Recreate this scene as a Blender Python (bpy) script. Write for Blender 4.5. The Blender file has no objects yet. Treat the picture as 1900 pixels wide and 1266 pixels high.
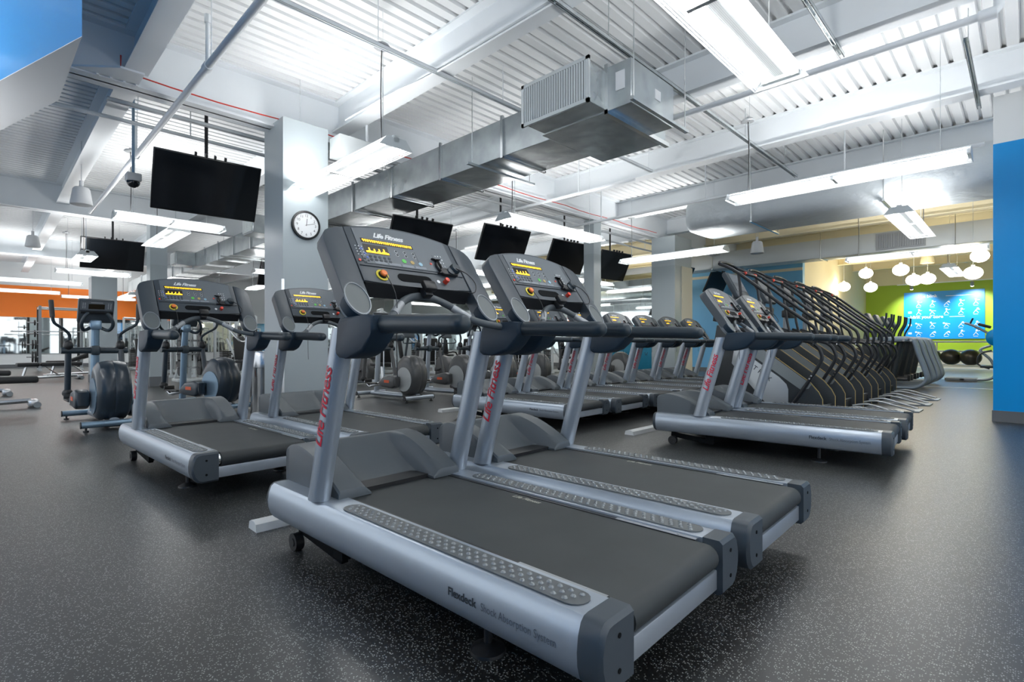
import bpy, bmesh, math, random
from mathutils import Vector, Matrix, Euler
random.seed(7)
PI = math.pi
sc = bpy.context.scene
COL = sc.collection

# ------------------------------------------------------------------ camera, sky, exposure
cam_d = bpy.data.cameras.new('camera'); cam = bpy.data.objects.new('camera', cam_d); COL.objects.link(cam)
cam_d.sensor_width = 36; cam_d.lens = 968/1900*36; cam_d.shift_y = 7/1900; cam_d.clip_start = .05; cam_d.clip_end = 200
cam.location = (0, 0, 1.0)
cam.rotation_euler = (PI/2, 0, math.atan2(.7028, .7114))
sc.camera = cam
world = bpy.data.worlds.new('world'); sc.world = world; world.use_nodes = True
bg = world.node_tree.nodes['Background']; bg.inputs[0].default_value = (.88, .94, 1, 1); bg.inputs[1].default_value = .5
sc.view_settings.view_transform = 'Standard'; sc.view_settings.look = 'None'
sc.view_settings.gamma = 1; sc.view_settings.use_curve_mapping = False
sc.view_settings.exposure = 1.45
sc.cycles.use_denoising = True
sc.cycles.max_bounces = 8; sc.cycles.diffuse_bounces = 4; sc.cycles.glossy_bounces = 4; sc.cycles.transparent_max_bounces = 8
UPLIGHT = 14.0       # area lamp added above each hood to brighten the ceiling
TUBE = 6.0          # emission of the fluorescent tubes
GLOBE = 6.5

# ------------------------------------------------------------------ materials
def mat(name, col, rough=.5, metal=0, emit=None, es=0, noise=None, bump=None, coat=0, spec=.5):
    m = bpy.data.materials.new(name); m.use_nodes = True
    nt = m.node_tree; b = nt.nodes['Principled BSDF']
    b.inputs['Base Color'].default_value = (*col, 1); b.inputs['Roughness'].default_value = rough
    b.inputs['Metallic'].default_value = metal; b.inputs['Coat Weight'].default_value = coat
    b.inputs['Specular IOR Level'].default_value = spec
    if emit: b.inputs['Emission Color'].default_value = (*emit, 1); b.inputs['Emission Strength'].default_value = es
    if noise or bump:
        tc = nt.nodes.new('ShaderNodeTexCoord')
        n = nt.nodes.new('ShaderNodeTexNoise'); n.inputs['Scale'].default_value = (noise or bump)[0]; n.inputs['Detail'].default_value = 3
        nt.links.new(tc.outputs['Object'], n.inputs['Vector'])
        if noise:
            mp = nt.nodes.new('ShaderNodeMapRange'); mp.inputs['To Min'].default_value = 1-noise[1]; mp.inputs['To Max'].default_value = 1+noise[1]
            mp.inputs['From Min'].default_value = .25; mp.inputs['From Max'].default_value = .75
            nt.links.new(n.outputs['Fac'], mp.inputs['Value'])
            mx = nt.nodes.new('ShaderNodeVectorMath'); mx.operation = 'SCALE'; mx.inputs[0].default_value = col
            nt.links.new(mp.outputs[0], mx.inputs['Scale']); nt.links.new(mx.outputs[0], b.inputs['Base Color'])
        if bump:
            bp = nt.nodes.new('ShaderNodeBump'); bp.inputs['Strength'].default_value = bump[1]; bp.inputs['Distance'].default_value = bump[2] if len(bump) > 2 else .002
            nt.links.new(n.outputs['Fac'], bp.inputs['Height']); nt.links.new(bp.outputs[0], b.inputs['Normal'])
    return m
M = {}
M['silver'] = mat('silver_paint', (.43, .48, .54), .32, .55, noise=(3, .03))
M['silver_side'] = mat('silver_extrusion', (.42, .475, .54), .32, .6)
M['silver_dull'] = mat('silver_dull', (.36, .38, .40), .45, .4)
M['steel'] = mat('bright_steel', (.75, .77, .78), .18, 1)
M['chrome'] = mat('tube_chrome', (.62, .64, .66), .25, .9)
M['char'] = mat('charcoal_plastic', (.052, .066, .080), .42, noise=(4, .06), bump=(900, .10, .0005))
M['char2'] = mat('grey_panel_plastic', (.080, .096, .108), .45, bump=(900, .08, .0005))
M['grip'] = mat('dark_grip_rubber', (.022, .036, .048), .38)
M['grip_blue'] = mat('navy_grip_rubber', (.012, .028, .048), .5, spec=.35)
M['belt'] = mat('belt_fabric', (.034, .040, .042), .62, noise=(5, .12), bump=(420, .5, .001))
M['black'] = mat('black_plastic', (.012, .013, .015), .40)
M['matte'] = mat('matte_black', (.005, .006, .007), .8, spec=.15)
M['rail_black'] = mat('black_rail', (.014, .017, .021), .36)
M['pad'] = mat('tread_plate', (.10, .112, .12), .42, .1)
M['bump'] = mat('bump_dome', (.22, .24, .25), .25, .4)
M['rimgrey'] = mat('cup_rim', (.26, .29, .31), .38)
M['cupin'] = mat('cup_inside', (.13, .148, .15), .5)
M['overlay'] = mat('console_overlay', (.13, .15, .17), .35)
M['overlay2'] = mat('console_overlay_light', (.23, .26, .29), .4)
M['lcd'] = mat('lcd_dark', (.02, .015, .008), .2)
M['amber'] = mat('amber_led', (.9, .45, .02), .5, emit=(1, .50, .02), es=.9)
M['white'] = mat('white_print', (.82, .84, .85), .5)
M['red'] = mat('red_print', (.72, .02, .05), .45)
M['redknob'] = mat('red_knob', (.75, .06, .03), .35)
M['orange'] = mat('orange_button', (.85, .20, .03), .35)
M['yellow'] = mat('yellow_ring', (.75, .62, .05), .45)
M['green'] = mat('green_button', (.10, .55, .08), .4)
M['goldb'] = mat('gold_button', (.50, .36, .12), .4)
M['cyanb'] = mat('pale_blue_button', (.30, .50, .62), .4)
M['bluebtn'] = mat('blue_button', (.10, .16, .50), .4)
M['ink'] = mat('dark_ink', (.03, .04, .05), .5)
M['inkpale'] = mat('faint_ink', (.11, .13, .16), .5)
M['beltprint'] = mat('belt_print', (.42, .42, .36), .7)
M['stub'] = mat('pale_aluminium', (.68, .70, .70), .5, noise=(8, .06))
M['wallwhite'] = mat('white_wall_paint', (.74, .77, .78), .6)
M['ceil'] = mat('white_deck_paint', (.80, .82, .83), .55, noise=(1.5, .03))
M['beam'] = mat('white_beam_paint', (.76, .80, .83), .42, noise=(2, .025))
M['cream'] = mat('cream_paint_warm_light', (.80, .72, .50), .6)  # wall paint; on the studio ceiling it puts globe warmth into the colour
M['creamwall'] = mat('cream_wall_paint', (.72, .67, .54), .6)
M['bluewall'] = mat('blue_wall_paint', (.0, .29, .72), .30, noise=(1, .03))
M['sky'] = mat('light_blue_wall', (.16, .47, .78), .4)
M['soff'] = mat('white_gloss_soffit', (.86, .90, .94), .25)
M['orangewall'] = mat('orange_wall_paint', (1.0, .22, .004), .35)
M['greenwall'] = mat('green_wall_paint', (.36, .53, .025), .5)
M['columngrey'] = mat('grey_column_paint', (.36, .41, .43), .35)
M['columnlight'] = mat('light_column_paint', (.40, .455, .48), .35)
M['basegrey'] = mat('grey_rubber_base', (.13, .14, .15), .5)
M['tv'] = mat('tv_screen', (.006, .008, .011), .12)
M['tvrim'] = mat('tv_bezel', (.01, .01, .012), .3)
M['hood'] = None
M['tube'] = mat('fluorescent_tube', (1, 1, 1), .5, emit=(1, .99, .97), es=TUBE)
M['globe'] = mat('lit_globe', (1, 1, 1), .5, emit=(1, .90, .70), es=GLOBE)
M['globewhite'] = mat('lit_globe_cool', (1, 1, 1), .5, emit=(1, .96, .88), es=GLOBE)
M['spotlit'] = mat('spot_lamp_face', (1, 1, 1), .5, emit=(.9, .95, 1), es=12)
M['ball'] = mat('black_ball_rubber', (.018, .018, .017), .28)
M['frame_grey'] = mat('machine_frame_grey', (.28, .31, .33), .35, .3)
M['frame_white'] = mat('machine_frame_white', (.60, .64, .65), .35, .2)
M['upholstery'] = mat('black_upholstery', (.016, .017, .019), .5)
M['climbgrey'] = mat('climber_side_grey', (.24, .27, .28), .38, .3)
M['climbdark'] = mat('climber_dark', (.030, .035, .038), .42)
M['climbsilver'] = mat('climber_silver_panel', (.50, .53, .55), .35, .35)
M['gold'] = mat('gold_edge', (.42, .30, .11), .4, .4)
M['arcgrey'] = mat('arc_frame_grey', (.32, .38, .44), .33, .4)
M['navy'] = mat('navy_housing', (.018, .030, .044), .30, coat=.2)
M['housing'] = mat('grey_housing', (.070, .072, .074), .33, coat=.1)
M['disc'] = mat('pale_side_disc', (.42, .44, .44), .4)
M['mast'] = mat('silver_blue_mast', (.24, .35, .46), .30, .6)
M['plate'] = mat('weight_plate', (.02, .021, .023), .45)
M['redcable'] = mat('red_cable', (.55, .03, .02), .5)
M['speaker'] = mat('white_speaker', (.58, .60, .62), .5)
M['bluefloor'] = mat('pale_blue_floor', (.38, .48, .62), .28)
M['paper'] = mat('paper_label', (.78, .80, .82), .7)
M['clockface'] = mat('clock_face', (.85, .87, .88), .4)
M['poster'] = mat('poster_blue', (.0, .33, .85), .35)
M['teal'] = mat('teal_locker', (.01, .20, .34), .4)
M['posterink'] = mat('poster_white_print', (.85, .93, .97), .6)
M['orangepod'] = mat('orange_logo', (.75, .10, .02), .4)
M['glassmirror'] = mat('mirror_glass', (.86, .92, .91), .03, 1)
M['gap'] = mat('painted_grille_shade', (.02, .022, .024), .8)  # flat dark colour standing for shade behind the grille

# perforated hood: small open holes let some of the tube light up to the ceiling
m = bpy.data.materials.new('perforated_hood'); m.use_nodes = True; nt = m.node_tree
b = nt.nodes['Principled BSDF']; b.inputs['Base Color'].default_value = (.80, .83, .86, 1); b.inputs['Roughness'].default_value = .35
tc = nt.nodes.new('ShaderNodeTexCoord'); vo = nt.nodes.new('ShaderNodeTexVoronoi'); vo.inputs['Scale'].default_value = 85; vo.inputs['Randomness'].default_value = 0
nt.links.new(tc.outputs['Object'], vo.inputs['Vector'])
mt = nt.nodes.new('ShaderNodeMath'); mt.operation = 'LESS_THAN'; mt.inputs[1].default_value = .40; nt.links.new(vo.outputs['Distance'], mt.inputs[0])
tr = nt.nodes.new('ShaderNodeBsdfTransparent'); mix = nt.nodes.new('ShaderNodeMixShader')
nt.links.new(mt.outputs[0], mix.inputs[0]); nt.links.new(b.outputs[0], mix.inputs[1]); nt.links.new(tr.outputs[0], mix.inputs[2])
nt.links.new(mix.outputs[0], nt.nodes['Material Output'].inputs[0]); M['hood'] = m

# galvanised duct metal: brushed, slightly wavy
m = bpy.data.materials.new('galvanised_metal'); m.use_nodes = True; nt = m.node_tree
b = nt.nodes['Principled BSDF']; b.inputs['Metallic'].default_value = .72; b.inputs['Roughness'].default_value = .27
tc = nt.nodes.new('ShaderNodeTexCoord'); n = nt.nodes.new('ShaderNodeTexNoise'); n.inputs['Scale'].default_value = 5; n.inputs['Detail'].default_value = 4
nt.links.new(tc.outputs['Object'], n.inputs['Vector'])
cr = nt.nodes.new('ShaderNodeValToRGB'); cr.color_ramp.elements[0].position = .3; cr.color_ramp.elements[0].color = (.50, .54, .56, 1)
cr.color_ramp.elements[1].position = .7; cr.color_ramp.elements[1].color = (.66, .71, .72, 1)
nt.links.new(n.outputs['Fac'], cr.inputs[0]); nt.links.new(cr.outputs[0], b.inputs['Base Color'])
n2 = nt.nodes.new('ShaderNodeTexNoise'); n2.inputs['Scale'].default_value = 2.2; nt.links.new(tc.outputs['Object'], n2.inputs['Vector'])
bp = nt.nodes.new('ShaderNodeBump'); bp.inputs['Strength'].default_value = .5; bp.inputs['Distance'].default_value = .03
nt.links.new(n2.outputs['Fac'], bp.inputs['Height']); nt.links.new(bp.outputs[0], b.inputs['Normal']); M['galv'] = m

# rubber floor with pale flecks and roll seams
m = bpy.data.materials.new('rubber_floor'); m.use_nodes = True; nt = m.node_tree
b = nt.nodes['Principled BSDF']; b.inputs['Roughness'].default_value = .36; b.inputs['Specular IOR Level'].default_value = .85
tc = nt.nodes.new('ShaderNodeTexCoord')
vo = nt.nodes.new('ShaderNodeTexVoronoi'); vo.inputs['Scale'].default_value = 165
n0 = nt.nodes.new('ShaderNodeTexNoise'); n0.inputs['Scale'].default_value = 400; n0.inputs['Detail'].default_value = 1
nt.links.new(tc.outputs['Object'], vo.inputs['Vector']); nt.links.new(tc.outputs['Object'], n0.inputs['Vector'])
ad = nt.nodes.new('ShaderNodeMath'); ad.operation = 'ADD'; nt.links.new(vo.outputs['Distance'], ad.inputs[0]); nt.links.new(n0.outputs['Fac'], ad.inputs[1])
lt = nt.nodes.new('ShaderNodeMath'); lt.operation = 'LESS_THAN'; lt.inputs[1].default_value = .84; nt.links.new(ad.outputs[0], lt.inputs[0])
sp = nt.nodes.new('ShaderNodeSeparateColor'); nt.links.new(vo.outputs['Color'], sp.inputs[0])
gt = nt.nodes.new('ShaderNodeMath'); gt.operation = 'GREATER_THAN'; gt.inputs[1].default_value = .62; nt.links.new(sp.outputs[0], gt.inputs[0])
ml = nt.nodes.new('ShaderNodeMath'); ml.operation = 'MULTIPLY'; nt.links.new(lt.outputs[0], ml.inputs[0]); nt.links.new(gt.outputs[0], ml.inputs[1])
n1 = nt.nodes.new('ShaderNodeTexNoise'); n1.inputs['Scale'].default_value = .7; n1.inputs['Detail'].default_value = 4; nt.links.new(tc.outputs['Object'], n1.inputs['Vector'])
cr = nt.nodes.new('ShaderNodeValToRGB'); cr.color_ramp.elements[0].position = .3; cr.color_ramp.elements[0].color = (.0085, .0095, .0105, 1)
cr.color_ramp.elements[1].position = .7; cr.color_ramp.elements[1].color = (.0145, .0155, .0165, 1); nt.links.new(n1.outputs['Fac'], cr.inputs[0])
mx = nt.nodes.new('ShaderNodeMix'); mx.data_type = 'RGBA'; nt.links.new(ml.outputs[0], mx.inputs[0]); nt.links.new(cr.outputs[0], mx.inputs[6]); mx.inputs[7].default_value = (.34, .36, .34, 1)
bk = nt.nodes.new('ShaderNodeSeparateXYZ'); nt.links.new(tc.outputs['Object'], bk.inputs[0])
pp = nt.nodes.new('ShaderNodeMath'); pp.operation = 'PINGPONG'; pp.inputs[1].default_value = .61; nt.links.new(bk.outputs[1], pp.inputs[0])
sm = nt.nodes.new('ShaderNodeMath'); sm.operation = 'LESS_THAN'; sm.inputs[1].default_value = .0022; nt.links.new(pp.outputs[0], sm.inputs[0])
mx2 = nt.nodes.new('ShaderNodeMix'); mx2.data_type = 'RGBA'; nt.links.new(sm.outputs[0], mx2.inputs[0]); nt.links.new(mx.outputs[2], mx2.inputs[6]); mx2.inputs[7].default_value = (.012, .013, .015, 1)
nt.links.new(mx2.outputs[2], b.inputs['Base Color'])
bp = nt.nodes.new('ShaderNodeBump'); bp.inputs['Strength'].default_value = .10; bp.inputs['Distance'].default_value = .001
nt.links.new(n0.outputs['Fac'], bp.inputs['Height']); nt.links.new(bp.outputs[0], b.inputs['Normal']); M['floor'] = m

# ------------------------------------------------------------------ mesh helpers
class MB:
    def __init__(s): s.bm = bmesh.new()
    def _bev(s, geom_v, bev, seg=2):
        es = {e for v in geom_v for e in v.link_edges if e.other_vert(v) in geom_v}
        bmesh.ops.bevel(s.bm, geom=list(es), offset=bev, segments=seg, affect='EDGES', profile=.5)
    def box(s, c, d, rot=None, bev=0, seg=2):
        mt = Matrix.Translation(c) @ (Euler(rot).to_matrix().to_4x4() if rot else Matrix.Identity(4)) @ Matrix.Diagonal((*d, 1))
        r = bmesh.ops.create_cube(s.bm, size=1, matrix=mt)
        if bev: s._bev(set(r['verts']), bev, seg)
        return s
    def b2(s, x0, x1, y0, y1, z0, z1, bev=0, seg=2):
        return s.box(((x0+x1)/2, (y0+y1)/2, (z0+z1)/2), (abs(x1-x0), abs(y1-y0), abs(z1-z0)), None, bev, seg)
    def loft(s, rings, cap=True, closed=True, cyc=False):
        bm = s.bm; R = [[bm.verts.new(p) for p in r] for r in rings]; n = len(R[0])
        L = list(zip(R, R[1:])) + ([(R[-1], R[0])] if cyc else [])
        for a, b in L:
            for i in range(n if closed else n-1):
                j = (i+1) % n
                try: bm.faces.new((a[i], a[j], b[j], b[i]))
                except ValueError: pass
        if cap and not cyc and closed:
            try: bm.faces.new(R[0][::-1]); bm.faces.new(R[-1])
            except ValueError: pass
        return s
    def tube(s, pts, r, n=10, smooth=0, ry=None, cap=True):
        P = [Vector(p) for p in pts]
        if smooth: P = spline(P, smooth)
        rr = r if callable(r) else (lambda t: r)
        rings = []; T0 = (P[1]-P[0]).normalized()
        up = Vector((0, 0, 1)) if abs(T0.z) < .9 else Vector((1, 0, 0))
        U = T0.cross(up).normalized(); V = U.cross(T0).normalized()
        for i, p in enumerate(P):
            T = ((P[min(i+1, len(P)-1)]-P[max(i-1, 0)])).normalized()
            U = (U - T*U.dot(T)).normalized(); V = U.cross(T).normalized() if not ry else U.cross(T).normalized()
            q = rr(i/(len(P)-1)); q2 = q*(ry or 1)
            rings.append([p + U*q*math.cos(2*PI*k/n) + V*q2*math.sin(2*PI*k/n) for k in range(n)])
        return s.loft(rings, cap)
    def cyl(s, a, b, r, n=16, r2=None):
        r2 = r if r2 is None else r2
        return s.tube([a, b], lambda t: r+(r2-r)*t, n)
    def lathe(s, c, axis, prof, n=24, cap=True):
        A = Vector(axis).normalized(); up = Vector((0, 0, 1)) if abs(A.z) < .9 else Vector((1, 0, 0))
        U = A.cross(up).normalized(); V = A.cross(U); c = Vector(c)
        return s.loft([[c + A*h + (U*math.cos(2*PI*k/n)+V*math.sin(2*PI*k/n))*max(r, 1e-4) for k in range(n)] for r, h in prof], cap)
    def ball(s, c, r, n=16, m=10):
        rx, ry, rz = (r, r, r) if not hasattr(r, '__len__') else r
        return s.loft([[(c[0]+rx*math.sin(PI*max(i, .02)/m if i < m else PI-.002)*math.cos(2*PI*k/n),
                         c[1]+ry*math.sin(PI*max(i, .02)/m if i < m else PI-.002)*math.sin(2*PI*k/n), c[2]+rz*math.cos(PI*i/m)) for k in range(n)] for i in range(m+1)])
    def prism(s, poly, f0, f1, bev=0, seg=2):
        """poly: list of 2-D points, f0/f1: functions mapping a 2-D point to 3-D for each end"""
        a = [s.bm.verts.new(f0(p)) for p in poly]; b = [s.bm.verts.new(f1(p)) for p in poly]
        n = len(poly); s.bm.faces.new(a[::-1]); s.bm.faces.new(b)
        for i in range(n): s.bm.faces.new((a[i], a[(i+1) % n], b[(i+1) % n], b[i]))
        if bev:
            caps = [e for L in (a, b) for i in range(n) for e in [s.bm.edges.get((L[i], L[(i+1) % n]))] if e]
            bmesh.ops.bevel(s.bm, geom=caps, offset=bev, segments=seg, affect='EDGES', profile=.5)
        return s
    def px(s, poly, y0, y1, bev=0, seg=2):       # polygon in x-z, extruded along y
        return s.prism(poly, lambda p: (p[0], y0, p[1]), lambda p: (p[0], y1, p[1]), bev, seg)
    def pz(s, poly, z0, z1, bev=0, seg=2):       # polygon in x-y, extruded along z
        return s.prism(poly, lambda p: (p[0], p[1], z0), lambda p: (p[0], p[1], z1), bev, seg)
    def build(s, name, m, parent=None, ang=38, loc=None):
        bm = s.bm; bmesh.ops.recalc_face_normals(bm, faces=bm.faces)
        ca = math.radians(ang)
        for f in bm.faces: f.smooth = True
        for e in bm.edges:
            if len(e.link_faces) != 2 or e.calc_face_angle(0) > ca: e.smooth = False
        me = bpy.data.meshes.new(name); bm.to_mesh(me); bm.free()
        me.materials.append(M[m] if isinstance(m, str) else m)
        o = bpy.data.objects.new(name, me); COL.objects.link(o)
        if parent: o.parent = parent
        if loc: o.location = loc
        return o
def spline(P, k):
    out = []
    for i in range(len(P)-1):
        a, b, c, d = P[max(i-1, 0)], P[i], P[i+1], P[min(i+2, len(P)-1)]
        for j in range(k):
            t = j/k; out.append(.5*((2*b)+(c-a)*t+(2*a-5*b+4*c-d)*t*t+(3*b-a-3*c+d)*t**3))
    return out+[P[-1]]
def tag(o, label=None, cat=None, group=None, kind=None):
    if label: o['label'] = label
    if cat: o['category'] = cat
    if group: o['group'] = group
    if kind: o['kind'] = kind
    return o
def struct(o): o['kind'] = 'structure'; return o
def thing(name, label, cat, loc=(0, 0, 0), rz=0, group=None):
    o = bpy.data.objects.new(name, None); COL.objects.link(o); o.location = loc; o.rotation_euler = (0, 0, rz); o.empty_display_size = .1
    return tag(o, label, cat, group)
def kids(o): return [c for c in list(COL.objects) if c.parent == o]
KID = {}
def copy_tree(o, parent=None, root=True):
    if root:
        KID.clear()
        for c in COL.objects:
            if c.parent: KID.setdefault(c.parent.name, []).append(c)
    c = o.copy(); COL.objects.link(c); c.parent = parent
    for ch in KID.get(o.name, []): copy_tree(ch, c, False)
    return c
def text_pts(txt, size, shear=0, offset=0, ax='LEFT', space=1.0):
    """outline text as flat triangles: returns verts (x,y) and faces"""
    cu = bpy.data.curves.new('t', 'FONT'); cu.body = txt; cu.size = size; cu.shear = shear; cu.offset = offset; cu.align_x = ax; cu.resolution_u = 3
    cu.space_character = space
    o = bpy.data.objects.new('t', cu); COL.objects.link(o)
    me = bpy.data.meshes.new_from_object(o.evaluated_get(bpy.context.evaluated_depsgraph_get()))
    v = [tuple(p.co[:2]) for p in me.vertices]; f = [tuple(p.vertices) for p in me.polygons]
    bpy.data.objects.remove(o); bpy.data.curves.remove(cu); bpy.data.meshes.remove(me)
    return v, f
def text_into(mb, txt, size, fn, **kw):
    v, f = text_pts(txt, size, **kw); B = [mb.bm.verts.new(fn(*p)) for p in v]
    for q in f:
        try: mb.bm.faces.new([B[i] for i in q])
        except ValueError: pass
    return mb
def UV(u, v, z=0): return (-u, v, z)

# ------------------------------------------------------------------ the room
DECK = 4.30
def slab(name, x0, x1, y0, y1, z0, z1, m): return struct(MB().b2(x0, x1, y0, y1, z0, z1).build(name, m))
slab('floor', -29.5, 6, -4, 18.3, -.1, 0, 'floor')
slab('floor_studio', -5.1, 6, 18.3, 27, -.1, .002, 'bluefloor')
slab('trim_threshold', -4.6, 3, 14.86, 14.98, 0, .006, 'stub')
# corrugated deck, ribs running along y
def deck(name, x0, x1, y0, y1, z, m):
    pr = []; x = x0; p = .152
    while x < x1:
        pr += [(x, z), (x+.098, z), (x+.110, z+.05), (x+.140, z+.05)]; x += p
    mb = MB(); mb.loft([[(a, y0, c) for a, c in pr], [(a, y1, c) for a, c in pr]], cap=False, closed=False)
    o = mb.build(name, m, ang=20)
    return struct(o)
deck('ceiling', -29.5, 6, -4, 14.9, DECK, 'ceil')
deck('ceiling_studio', -29.5, 6, 14.9, 27, DECK, 'cream')  # warm globe light painted into the deck colour
struct(MB().b2(-29.5, 6, -4, 27, DECK+.06, DECK+.1).build('ceiling_slab', 'ceil'))
def ibeam_x(name, y, x0, x1, z0=3.89, z1=DECK, w=.22, m='beam'):
    mb = MB(); mb.b2(x0, x1, y-w/2, y+w/2, z0, z0+.022); mb.b2(x0, x1, y-w/2, y+w/2, z1-.022, z1); mb.b2(x0, x1, y-.012, y+.012, z0, z1)
    return struct(mb.build(name, m))
def ibeam_y(name, x, y0, y1, z0=3.70, z1=DECK, w=.26, m='beam'):
    mb = MB(); mb.b2(x-w/2, x+w/2, y0, y1, z0, z0+.025); mb.b2(x-w/2, x+w/2, y0, y1, z1-.025, z1); mb.b2(x-.014, x+.014, y0, y1, z0, z1)
    return struct(mb.build(name, m))
for k in range(-1, 11):
    y = 1.16+2.35*k
    ibeam_x('ceiling_beam', y, -29, 5.5, m='beam' if y < 14 else 'cream')  # studio beams carry the warm lamp tint in their colour
for x in (-6.9, -14.4, -22): ibeam_y('ceiling_beam', x, -3.5, 17.9)
for x, y in ((-6.9, 1.16),):     # bolted web plates where the beam meets the girder
    mb = MB(); mb.pz([(x+.14, y-.55), (x+.45, y-.2), (x+.45, y+.0), (x+.14, y+.0)], 3.71, 3.73)
    for k in range(4): mb.lathe((x+.17, y-.35+.11*k, 3.70), (0, 0, -1), [(.018, 0), (.016, .012)], 6)
    struct(mb.build('ceiling_plate', 'beam'))

# blue bulkhead overhead at the left
C1, C2 = Vector((-4.36, .447)), Vector((-5.63, .43)); dl = Vector((-1.172, -.361)).normalized()*7; dl2 = Vector((-1.2, -.324)).normalized()*7
mb = MB(); mb.pz([C1[:], C2[:], (C2+dl2)[:], (C1+dl)[:]], 2.945, DECK)
o = mb.build('wall_bulkhead', 'bluewall'); struct(o)
mb = MB(); mb.pz([(C1+Vector((-.004, 0)))[:], C2[:], (C2+dl2)[:], (C1+dl)[:]], 2.94, 2.946); struct(mb.build('ceiling_bulkhead_soffit', 'soff'))
slab('wall_left', -3.0, 6, -3.6, -3.5, 0, DECK, 'bluewall')
# far wall with the orange band and mirrors (x = -29.3)
mb = MB(); mb.b2(-29.5, -29.3, -6, 18, 0, DECK); struct(mb.build('wall_far', 'wallwhite'))
slab('wall_far_orange_band', -29.31, -29.27, -6, 6.4, 2.08, 3.36, 'orangewall')
slab('wall_far_mirror', -29.29, -29.26, -6, 17.9, .58, 2.07, 'glassmirror')
slab('baseboard_far', -29.3, -29.24, -6, 18, 0, .14, 'basegrey')
for k in range(12): slab('trim_mirror_joint', -29.262, -29.255, -5+k*2-.006, -5+k*2+.006, .58, 2.07, 'silver_dull')
# back wall (y = 18) : mirrors, then blue with cream stripes
slab('wall_back', -29.5, -9.3, 18, 18.2, 0, DECK, 'wallwhite')
slab('wall_back_mirror', -29.2, -9.4, 17.97, 18.0, .55, 3.7, 'glassmirror')
slab('wall_back_blue', -9.3, -5.0, 18, 18.2, 0, DECK, 'sky')
slab('baseboard_back', -29.2, -5.0, 17.94, 18, 0, .14, 'basegrey')
for z in (3.28, 3.66): slab('trim_cream_stripe', -8.8, -5.0, 17.975, 18, z, z+.09, 'creamwall')
# studio
slab('wall_studio_left', -5.15, -5.0, 18.2, 27, 0, DECK, 'cream')
slab('wall_green', -5.2, 4.5, 27, 27.2, 0, 3.45, 'greenwall')
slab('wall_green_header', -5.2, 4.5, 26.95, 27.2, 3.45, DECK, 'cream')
slab('trim_cream_dado', -5, 4.5, 26.96, 27.0, 0, .72, 'creamwall')
# near blue wall at the right
slab('wall_right', -.30, 4.5, 8.71, 8.95, 0, 3.40, 'bluewall')
slab('wall_right_white_top', -.30, 4.5, 8.71, 8.95, 3.40, 3.98, 'wallwhite')
slab('baseboard_right', -.31, 4.5, 8.70, 8.96, 0, .135, 'basegrey')
slab('wall_right_return', 4.5, 4.7, 8.71, 27, 0, 3.98, 'wallwhite')

# columns
def column(name, x0, x1, y0, y1, split=2.95, low='columngrey', top=3.70, m2='columnlight', base=.22):
    slab(name, x0, x1, y0, y1, 0, split, low); slab(name+'_top', x0, x1, y0, y1, split, top, m2)
    slab('baseboard_'+name, x0-.012, x1+.012, y0-.012, y1+.012, 0, base, 'basegrey')
column('wall_column', -7.1, -6.5, 2.58, 3.16, 3.02, low='columnlight', top=3.75)
slab('trim_corner_guard', -6.515, -6.485, 2.565, 2.59, .1, 1.75, 'steel')
column('wall_column', -7.05, -6.78, 9.42, 9.69, 2.95)
column('wall_column', -6.95, -6.3, 12.2, 13.1, 2.95)
slab('trim_cream_column_face', -6.32, -6.28, 12.55, 13.12, .2, 2.95, 'creamwall')
column('wall_column', -14.35, -14.0, 2.62, 2.95, 2.75)
slab('wall_partition', -16.8, -16.3, 1.85, 2.36, 0, 2.62, 'columnlight'); slab('baseboard_partition', -16.81, -16.29, 1.84, 2.37, 0, .2, 'basegrey')
column('wall_column', -14.4, -14.0, 9.2, 9.6, 2.95)

# ------------------------------------------------------------------ ducts
def galv_box(mb, x0, x1, y0, y1, z0, z1): mb.b2(x0, x1, y0, y1, z0, z1, .004, 1)
duct = thing('supply_duct', 'long bright galvanised supply duct hung above the front treadmills', 'duct')
mb = MB(); galv_box(mb, -28, -3.80, 4.45, 5.2, 3.24, 3.70); mb.build('duct_run', 'galv', duct)
mb = MB(); galv_box(mb, -3.80, -2.94, 4.32, 5.47, 3.24, 3.66); mb.build('duct_end_section', 'galv', duct)
mb = MB(); galv_box(mb, -2.93, -2.67, 4.31, 5.14, 3.24, 3.67); mb.build('duct_stub_box', 'galv', duct)
for x in [-4.55-1.22*k for k in range(18)]:
    mb = MB(); mb.b2(x-.02, x+.02, 4.425, 5.225, 3.215, 3.235); mb.b2(x-.02, x+.02, 4.42, 4.447, 3.215, 3.73); mb.b2(x-.02, x+.02, 5.203, 5.23, 3.215, 3.73); mb.build('flange', 'steel', duct)
mb = MB(); mb.b2(-2.96, -2.91, 4.28, 5.5, 3.20, 3.245); mb.b2(-2.955, -2.915, 4.28, 4.318, 3.2, 3.69); mb.build('flange', 'steel', duct)
for x in (-4.95, -9.8, -14.6): MB().b2(x-.021, x+.021, 4.22, 5.45, 3.185, 3.213).build('support_channel', 'galv', duct)
mb = MB(); mb.b2(-2.62, -2.58, 4.2, 5.3, 3.21, 3.24); mb.build('support_channel', 'galv', duct)
for x, y in [(x, y) for x in (-4.95, -9.8, -14.6) for y in (4.3, 5.36)]+[(-2.60, 4.24), (-2.60, 5.26)]: MB().cyl((x, y, 3.20), (x, y, DECK), .006, 6).build('hanger_rod', 'steel', duct)
g = MB(); galv_box(g, -3.76, -2.95, 4.0, 4.32, 3.25, 3.63); gb = g.build('grille_box', 'galv', duct)
g = MB()
for a in ((-3.79, -2.92, 3.225, 3.26), (-3.79, -2.92, 3.625, 3.66)): g.b2(a[0], a[1], 3.975, 4.0, a[2], a[3])
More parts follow.
